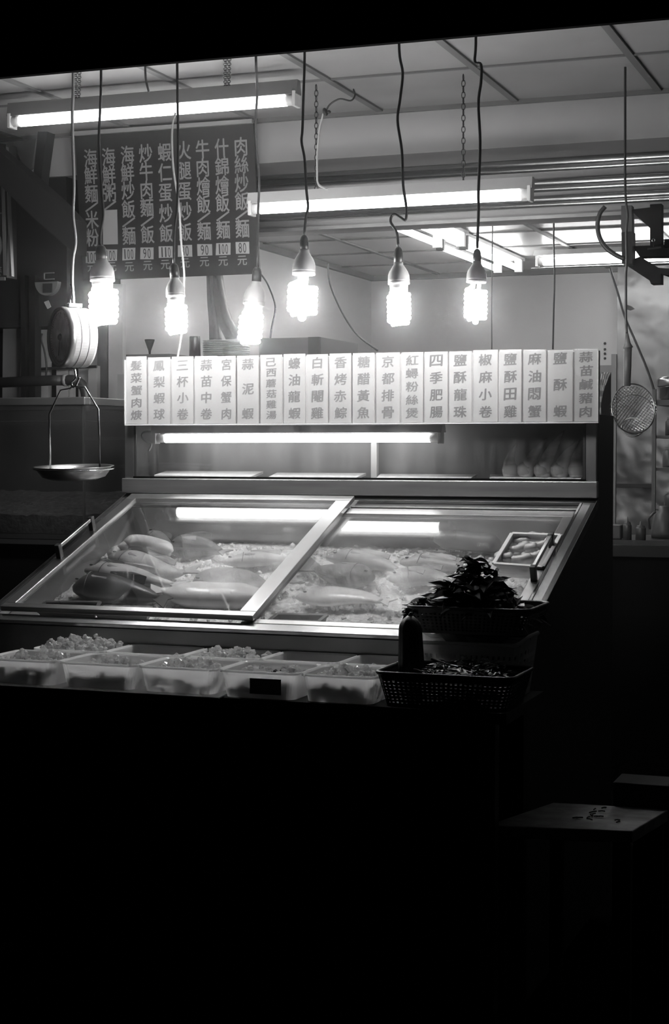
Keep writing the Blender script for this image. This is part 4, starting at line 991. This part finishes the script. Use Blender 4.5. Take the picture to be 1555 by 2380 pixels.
MB().lathe([(pr2 * 1.1, 0), (pr2 * 1.1, .03), (pr2 * 1.0, .045), (0, .05)], V3((pc2.x, 8.35, pz + .071)), seg=32).build('lid', mat('pot_steel', .2, .25, metal=1), pt_, smooth=True)
MB().tube([V3((pc2.x - .01, 8.33 - pr2, pz + .115)), V3((pc2.x - .01, 8.31 - pr2, pz + .10)), V3((pc2.x - .01, 8.33 - pr2, pz + .085))], .007, 6).build('handle', WHITEP, pt_, smooth=True)
it = [('dark jar at the left end of the second shelf', 1012, .05, .09), ('dark bottle on the second shelf near the picture edge', 1012, .12, .12), ('grey pouch on the third shelf behind the post', 1087, .045, .10), ('dark tin on the third shelf', 1087, .13, .09), ('small dark jar on the lowest shelf', 1183, .05, .08), ('wide grey container on the lowest shelf', 1183, .13, .11)]
for i, (lb, yy, dx, h) in enumerate(it):
    z = G8(1540, yy).z + .001; c = V3((xr + dx + .02, 8.34, z)); r = .03 + .004 * (i % 3); g = mat('jar_mat_%d' % (i % 3), (.015, .04, .08)[i % 3], .4)
    o = thing('storage_jar', lb, 'jar', c, 'jars on the rack shelves')
    MB().lathe([(0, 0), (r, 0), (r * 1.02, .01), (r, h * .75), (r * .7, h * .85), (r * .7, h * .9), (0, h * .9)], c, seg=18).build('body', g, o, smooth=True); MB().lathe([(r * .75, h * .88), (r * .75, h), (0, h)], c, seg=18).build('lid', GREYP, o)
# worktop, bottles, jug, tray
wt = thing('kitchen_counter', 'dark steel cooking counter behind the case on the right', 'counter', G8(1490, 1300, 7.2))
zc = G8(1470, 1257, 7.6).z
xl = -1.62
MB().box(xl, 1.2, 7.25, 8.15, zc - .05, zc).build('worktop', mat('worktop_steel', .04, .35, metal=.6), wt); MB().box(xl + .02, 1.2, 7.3, 8.15, 0, zc - .05).build('body', DARK, wt)
tr_ = thing('steel_tray', 'long shallow steel tray on the counter edge', 'tray', G8(1460, 1280, 7.3))
MB().box(xl + .12, xl + .62, 7.27, 7.5, zc + .001, zc + .008).build('base', STEELD, tr_); m = MB(); m.box(xl + .11, xl + .63, 7.262, 7.27, zc + .001, zc + .022); m.box(xl + .11, xl + .12, 7.27, 7.5, zc + .001, zc + .022); m.build('rim', CHROME, tr_)
SQ = mat('squeeze_bottle', .09, .4); SQC = mat('bottle_cap', .10, .4)
for lb, x, yb, yt, w, Y, capm in (('pale squeeze bottle with pointed nozzle, left one', 1458, 1254, 1200, 20, 7.65, SQ), ('squeeze bottle with dark cap, right one', 1489, 1254, 1210, 24, 7.65, SQC)):
    c = aY(x, yb, Y); c.z = zc + .001; k = (c - CAM).dot(FW) / F; H = (yb - yt) * k; r = w * k / 2
    o = thing('squeeze_bottle', lb, 'bottle', c, 'squeeze bottles on the counter')
    MB().lathe([(0, 0), (r, 0), (r, H * .62), (r * .85, H * .68), (0, H * .68)], c, seg=20).build('body', SQ, o, smooth=True)
    MB().lathe([(r * .85, H * .68), (r * .8, H * .76), (r * .25, H * .8), (r * .1, H), (0, H)], c, seg=16).build('cap', capm, o, smooth=True)
c = aY(1437, 1254, 7.7); MB().box(c.x - .05, c.x + .015, 7.68, 7.75, zc + .001, zc + .068).build('box_container', SQ, label='pale square container left of the squeeze bottles', cat='container', bevel=.006)
c = aY(1545, 1240, 7.9); c.z = zc + .001
jg = thing('plastic_jug', 'white plastic jug at the right edge of the counter', 'jug', c)
MB().lathe([(0, 0), (.062, 0), (.066, .02), (.05, .11), (.03, .125), (.03, .15), (0, .15)], c, seg=24).build('body', mat('jug_plastic', .10, .4), jg, smooth=True)
MB().tube([c + V3((-.045, -.03, .12)), c + V3((-.075, -.03, .09)), c + V3((-.065, -.03, .04))], .006, 6).build('handle', mat('jug_plastic', .10, .4), jg, smooth=True)

# ================================================================== BEHIND THE CARDS: cabinet with plates
zt = aY(650, 785, 6.7).z; xa = aY(430, 800, 6.7).x; xb = aY(742, 800, 6.7).x
ks = thing('kitchen_cabinet', 'grey kitchen cabinet standing behind the dish cards', 'cabinet', ((xa + xb) / 2, 6.95, 0))
MB().box(xa + .35, xb, 6.72, 7.2, 0, zt).build('body', mat('cabinet_grey', .22, .5), ks); xp = aY(716, 800, 6.7).x
MB().box(xp, xb, 6.70, 6.72, 0, zt).build('door', mat('cabinet_post', .12, .5), ks)
zs = aY(480, 830, 6.7).z
MB().box(xa - .15, xa + .35, 6.66, 7.1, 0, zs).build('low_part', mat('cabinet_grey', .22, .5), ks)
for i, (x, n_, r) in enumerate(((510, 8, .075), (545, 7, .07), (480, 5, .06))):
    c = aY(x, 825, 6.8); 
    for k in range(n_):
        z = zs + .001 + k * .009
        o = MB().lathe([(0, 0), (r * .5, 0), (r * .95, .010), (r, .012), (r * .96, .014), (r * .5, .004), (0, .004)], (c.x, 6.8 + (.14 if i == 2 else 0), z), seg=28)
        o.build('plate', WHITEP, label=('plate in the %s stack behind the cards, number %d from its bottom' % (('middle', 'right', 'left')[i], k + 1)), cat='plate', group='stacked plates behind the cards', smooth=True)
c = aY(453, 825, 6.75)
MB().lathe([(0, 0), (.026, 0), (.024, .09), (.023, .095), (.021, .095), (.021, .02), (0, .02)], (c.x, 6.75, zs + .001), seg=24).build('steel_cup', STEELD, label='tall steel cup left of the stacked plates', cat='cup', smooth=True)
c = aY(348, 826, 6.6); zc2 = c.z
MB().lathe([(0, 0), (.004, 0), (.006, .02), (.022, .065), (.022, .07), (0, .07)], (c.x, 6.6, zc2), seg=20).build('funnel', DARK2, label='dark funnel shaped cup above the second card', cat='funnel', smooth=True)
MB().box(aY(300, 826, 6.6).x, aY(420, 826, 6.6).x, 6.5, 6.7, zc2 - .03, zc2 - .001).build('side_ledge', mat('cabinet_grey', .22, .5), label='narrow grey ledge behind the left cards', cat='ledge')
for i, (pts, w, lb) in enumerate(([[(487, 640), (491, 700), (497, 750), (500, 790)], .03, 'left hanging plastic strip on the bright wall'], [[(505, 640), (512, 700), (522, 745), (545, 788)], .045, 'right hanging plastic strip with flared end'])):
    P_ = [aY(x, y, 6.9) for x, y in pts]; m = MB(); vs = []; fs = []
    C_ = smooth_path(P_, 6)
    for k, c in enumerate(C_):
        for j in range(5): vs.append(c + V3(((j / 4 - .5) * w * (1 + k / len(C_)), .012 * math.sin(j * 1.8), 0)))
    for k in range(len(C_) - 1):
        for j in range(4): q = k * 5 + j; fs.append((q, q + 1, q + 6, q + 5))
    m.add(vs, fs).build('plastic_strip', mat('strip_plastic', .25, .35), label=lb, cat='plastic strip', group='hanging plastic strips', solid=.002, smooth=True)

# ================================================================== LEFT CLUTTER
W = lambda x, y, Y=6.1: aY(x, y, Y)
def slab(name, label, cat, pts, g, Y=6.1, th=.03, group=None, rough=.5, var=.15):
    return MB().prism([W(x, y, Y) for x, y in pts], (0, th, 0)).build(name, mat('slab_%03d_%s' % (int(g * 1000), name), g, rough, var=var, scale=4), label=label, cat=cat, group=group)
slab('plastic_sheet', 'large pale panel behind the black pole at the left edge', 'panel', [(8, 668), (48, 668), (49, 820), (40, 960), (5, 960)], .30)
slab('plastic_sheet', 'narrow pale strip panel between the two black poles', 'panel', [(60, 668), (68, 668), (68, 960), (60, 960)], .30)
slab('post', 'thick black post left of the scale', 'post', [(68, 640), (81, 640), (82, 1940), (68, 1940)], .012, 6.0, .05)
slab('post', 'thin leaning black pole at the far left', 'post', [(47, 640), (57, 640), (60, 880), (62, 1940), (42, 1940), (49, 860)], .012, 6.0, .04)
slab('post', 'dark square post right of the scale', 'post', [(226, 640), (251, 640), (251, 1900), (226, 1900)], .10, 6.25, .06)
slab('cutting_board', 'pale board with marks leaning behind the scale', 'board', [(82, 700), (112, 700), (112, 960), (82, 960)], .35, 6.2)
slab('cutting_board', 'pale board under the pipe, left of the hook', 'board', [(131, 850), (158, 850), (160, 960), (131, 960)], .42, 6.18, group=None)
slab('cutting_board', 'pale board under the scale, middle one', 'board', [(161, 850), (168, 850), (168, 960), (161, 960)], .42, 6.18)
slab('cutting_board', 'pale board right of the pipe elbow', 'board', [(205, 850), (225, 850), (225, 960), (205, 960)], .45, 6.2)
slab('wall_sheet', 'bright plain sheet beside the square post', 'sheet', [(252, 660), (285, 660), (285, 1880), (252, 1880)], .5, 6.24, .03)
slab('electrical_box', 'pale box with ducts behind the left cards', 'box', [(273, 870), (290, 870), (290, 935), (273, 935)], .30, 6.0, .05)
zb_ = W(100, 961, 6.2).z
bs = thing('back_shelf', 'dark shelf behind the fish tank carrying leaning boards', 'shelf', (-4.1, 6.2, 0))
MB().box(-4.9, -3.42, 6.08, 6.38, zb_ - .03, zb_).build('shelf_board', DARK2, bs)
for x in (-4.85, -3.5): MB().box(x - .02, x + .02, 6.1, 6.36, 0, zb_ - .03).build('leg', DARK2, bs)
dv = thing('wall_device', 'half round pale device with black screen above the scale', 'device', W(107, 680, 5.9))
c = W(107, 655, 5.9)
MB().prism([c + V3((math.cos(PI + k / 16 * PI) * .052, 0, math.sin(PI + k / 16 * PI) * .055)) for k in range(17)], (0, .03, 0)).build('half_disc', mat('device_pale', .18, .5), dv)
MB().box(c.x - .01, c.x + .03, 5.89, 5.898, c.z - .045, c.z - .008).build('screen', DARK2, dv); m = MB()
m.bar(c + V3((-.008, 0, .01)), c + V3((.038, 0, .01)), .004, .004); m.bar(c + V3((-.008, 0, .01)), c + V3((-.008, 0, .035)), .004, .004); m.bar(c + V3((-.008, 0, .035)), c + V3((.038, 0, .035)), .004, .004); m.build('screen_frame', mat('device_pale', .18, .5), dv)
slab('paper_tag', 'small pale tag hanging above the scale', 'tag', [(102, 702), (112, 698), (118, 713), (110, 718)], .4, 5.95, .004)
pp = thing('drain_pipe', 'thick black pipe with elbow behind the hanging scale', 'pipe', W(150, 890, 5.6))
MB().tube([W(-60, 892, 5.6), W(120, 884, 5.6), W(150, 884, 5.6)], .020, 16).build('straight_pipe', RUBBER, pp, smooth=True)
m = MB(); cord(m, [W(148, 884, 5.6), W(170, 884, 5.6), W(190, 894, 5.6), W(199, 915, 5.6), W(201, 960, 5.6)], .020); m.build('elbow', RUBBER, pp, smooth=True)
MB().tube([W(149, 884, 5.6), W(156, 884, 5.6)], .023, 16).build('collar', GREYP, pp, smooth=True)
for i, (pts, lb) in enumerate((([(82, 742), (110, 742)], 'short dark pipe bar high behind the scale'), ([(82, 858), (225, 852)], 'thin dark rail crossing behind the scale bottom'))):
    MB().tube([W(pts[0][0], pts[0][1], 6.12), W(pts[1][0], pts[1][1], 6.12)], .006, 8).build('rail', DARK2, label=lb, cat='rail')
loose('hanging_cable', 'dark looped cable hanging left of the scale dial', 'cable', [(98, 775), (96, 790), (103, 815), (108, 850), (106, 880)], .004, RUBBER, 6.05)
loose('hanging_cable', 'thin pale cable sagging from the brace to the menu board', 'cable', [(98, 425), (125, 445), (150, 468), (170, 488)], .003, mat('pale_cable', .15, .5), 5.8)
slab('diagonal_brace', 'heavy dark diagonal beam in the upper left corner', 'beam', [(-60, 300), (0, 352), (60, 402), (130, 465), (172, 510), (172, 590), (130, 552), (60, 490), (0, 430), (-60, 378)], .014, 5.62, .10, rough=.7)
slab('hanging_post', 'dark upright post crossing the diagonal beam', 'post', [(88, 306), (110, 306), (97, 400), (92, 480), (66, 480), (78, 400)], .012, 5.75, .06, rough=.7)
slab('small_sheet', 'grey sheet between the brace and ceiling at upper left', 'sheet', [(30, 332), (84, 322), (74, 390), (60, 400)], .12, 5.95, .02)
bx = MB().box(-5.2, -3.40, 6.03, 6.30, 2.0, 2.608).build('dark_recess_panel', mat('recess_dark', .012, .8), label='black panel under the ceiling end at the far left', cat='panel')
ls = thing('light_box_sign', 'dark sign box with pale frame and ring emblem at the left edge', 'sign', W(-20, 650, 5.8))
S_ = lambda x, y: aY(x, y, 5.8)
MB().prism([S_(-90, 318), (S_(14, 335)), S_(15, 645), S_(-90, 652)], (0, .08, 0)).build('panel', mat('sign_dark', .035, .4), ls)
m = MB(); m.prism([S_(3, 342), S_(9, 344), S_(16, 640), S_(9, 640)], (0, -.006, 0)); m.prism([S_(-90, 644), S_(13, 644), S_(13, 652), S_(-90, 652)], (0, -.006, 0)); m.prism([S_(-90, 494), S_(8, 494), S_(8, 497), S_(-90, 497)], (0, -.004, 0)); m.build('inner_frame', mat('sign_frame_pale', .16, .4), ls)
MB().prism([S_(12, 340), S_(14, 340), S_(27, 642), S_(22, 642)], (0, .02, 0)).build('outer_frame', mat('sign_frame_side', .2, .3, metal=.5), ls)
cc = S_(-32, 572); kk = (cc - CAM).dot(FW) / F
m = MB(); vs = []; fs = []
for k in range(48):
    a_ = k / 48 * 2 * PI
    for r in (36, 44): vs.append(cc + V3((math.cos(a_) * r * kk, -.003, math.sin(a_) * r * kk)))
for k in range(48): q = 2 * k; q2 = 2 * ((k + 1) % 48); fs.append((q, q + 1, q2 + 1, q2))
m.add(vs, fs).build('ring_emblem', mat('sign_frame_pale', .16, .4), ls)
m = MB(); put_glyph(m, '台', S_(-8, 482) + V3((0, -.003, 0)), V3((1, 0, 0)), V3((0, 0, 1)), 24 * kk, 24 * kk); m.build('lettering', DARK, ls)
m = MB(); put_glyph(m, '麥', S_(-5, 630) + V3((0, -.003, 0)), V3((1, 0, 0)), V3((0, 0, 1)), 24 * kk, 22 * kk); m.build('lettering', mat('sign_frame_pale', .16, .4), ls)

# ================================================================== LOWER RIGHT: stool and box in the dark
q = [aZ(1130, 1918, .60), aZ(1470, 1931, .60), aZ(1556, 1880, .60), aZ(1285, 1865, .60)]
stl = thing('low_table', 'low speckled table in the dark at the lower right', 'table', (sum(q, V3()) / 4) - V3((0, 0, .6)))
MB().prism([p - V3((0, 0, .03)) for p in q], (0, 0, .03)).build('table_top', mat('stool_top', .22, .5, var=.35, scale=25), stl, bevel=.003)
cq = sum(q, V3()) / 4
for p in q:
    r_ = p.lerp(cq, .14); MB().box(r_.x - .015, r_.x + .015, r_.y - .015, r_.y + .015, 0, .57).build('leg', DARK2, stl)
for i in range(14):
    a_ = random.random(); b_ = random.random(); p = q[0].lerp(q[1], .45 + .5 * a_).lerp(q[3].lerp(q[2], .45 + .5 * a_), .1 + .8 * b_)
    an = random.uniform(0, 3); d = V3((math.cos(an), math.sin(an), 0)) * random.uniform(.006, .014)
    MB().tube([p - d + V3((0, 0, .003)), p + V3((0, 0, .004)), p + d + V3((0, 0, .003))], .0018, 6).build('food_scrap', DARK2, label='small dark vegetable scrap lying on the speckled low table', cat='scrap', group='scraps on the low table')
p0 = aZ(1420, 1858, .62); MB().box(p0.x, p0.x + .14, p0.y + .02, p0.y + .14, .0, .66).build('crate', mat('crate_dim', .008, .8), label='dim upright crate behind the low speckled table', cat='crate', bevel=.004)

# ================================================================== LIGHT, AIR, VIEW
w = bpy.data.worlds.new('night'); SC.world = w; w.use_nodes = True
w.node_tree.nodes['Background'].inputs[0].default_value = (.5, .5, .5, 1); w.node_tree.nodes['Background'].inputs[1].default_value = .004
SC.view_settings.view_transform = 'Standard'; SC.view_settings.look = 'None'; SC.view_settings.gamma = 1
SC.view_settings.use_curve_mapping = False
SC.view_settings.exposure = 0.0
SC.cycles.use_denoising = True
SC.cycles.max_bounces = 7; SC.cycles.volume_bounces = 0; SC.cycles.transparent_max_bounces = 16
SC.cycles.caustics_reflective = False; SC.cycles.caustics_refractive = False
hz = MB().box(-3.15, -.7, 4.0, 5.95, .9, 2.76)  # scattering box added to imitate a lens glow around the lamps
hm = bpy.data.materials.new('glow_haze'); hm.use_nodes = True; nt = hm.node_tree; nt.nodes.clear()
vsn = nt.nodes.new('ShaderNodeVolumeScatter'); vsn.inputs['Density'].default_value = .038; vsn.inputs['Anisotropy'].default_value = .88
oo = nt.nodes.new('ShaderNodeOutputMaterial'); nt.links.new(vsn.outputs[0], oo.inputs['Volume'])
hz.build('haze', hm, label='thin haze added around the lamps to make their glow', cat='haze', kind='stuff')
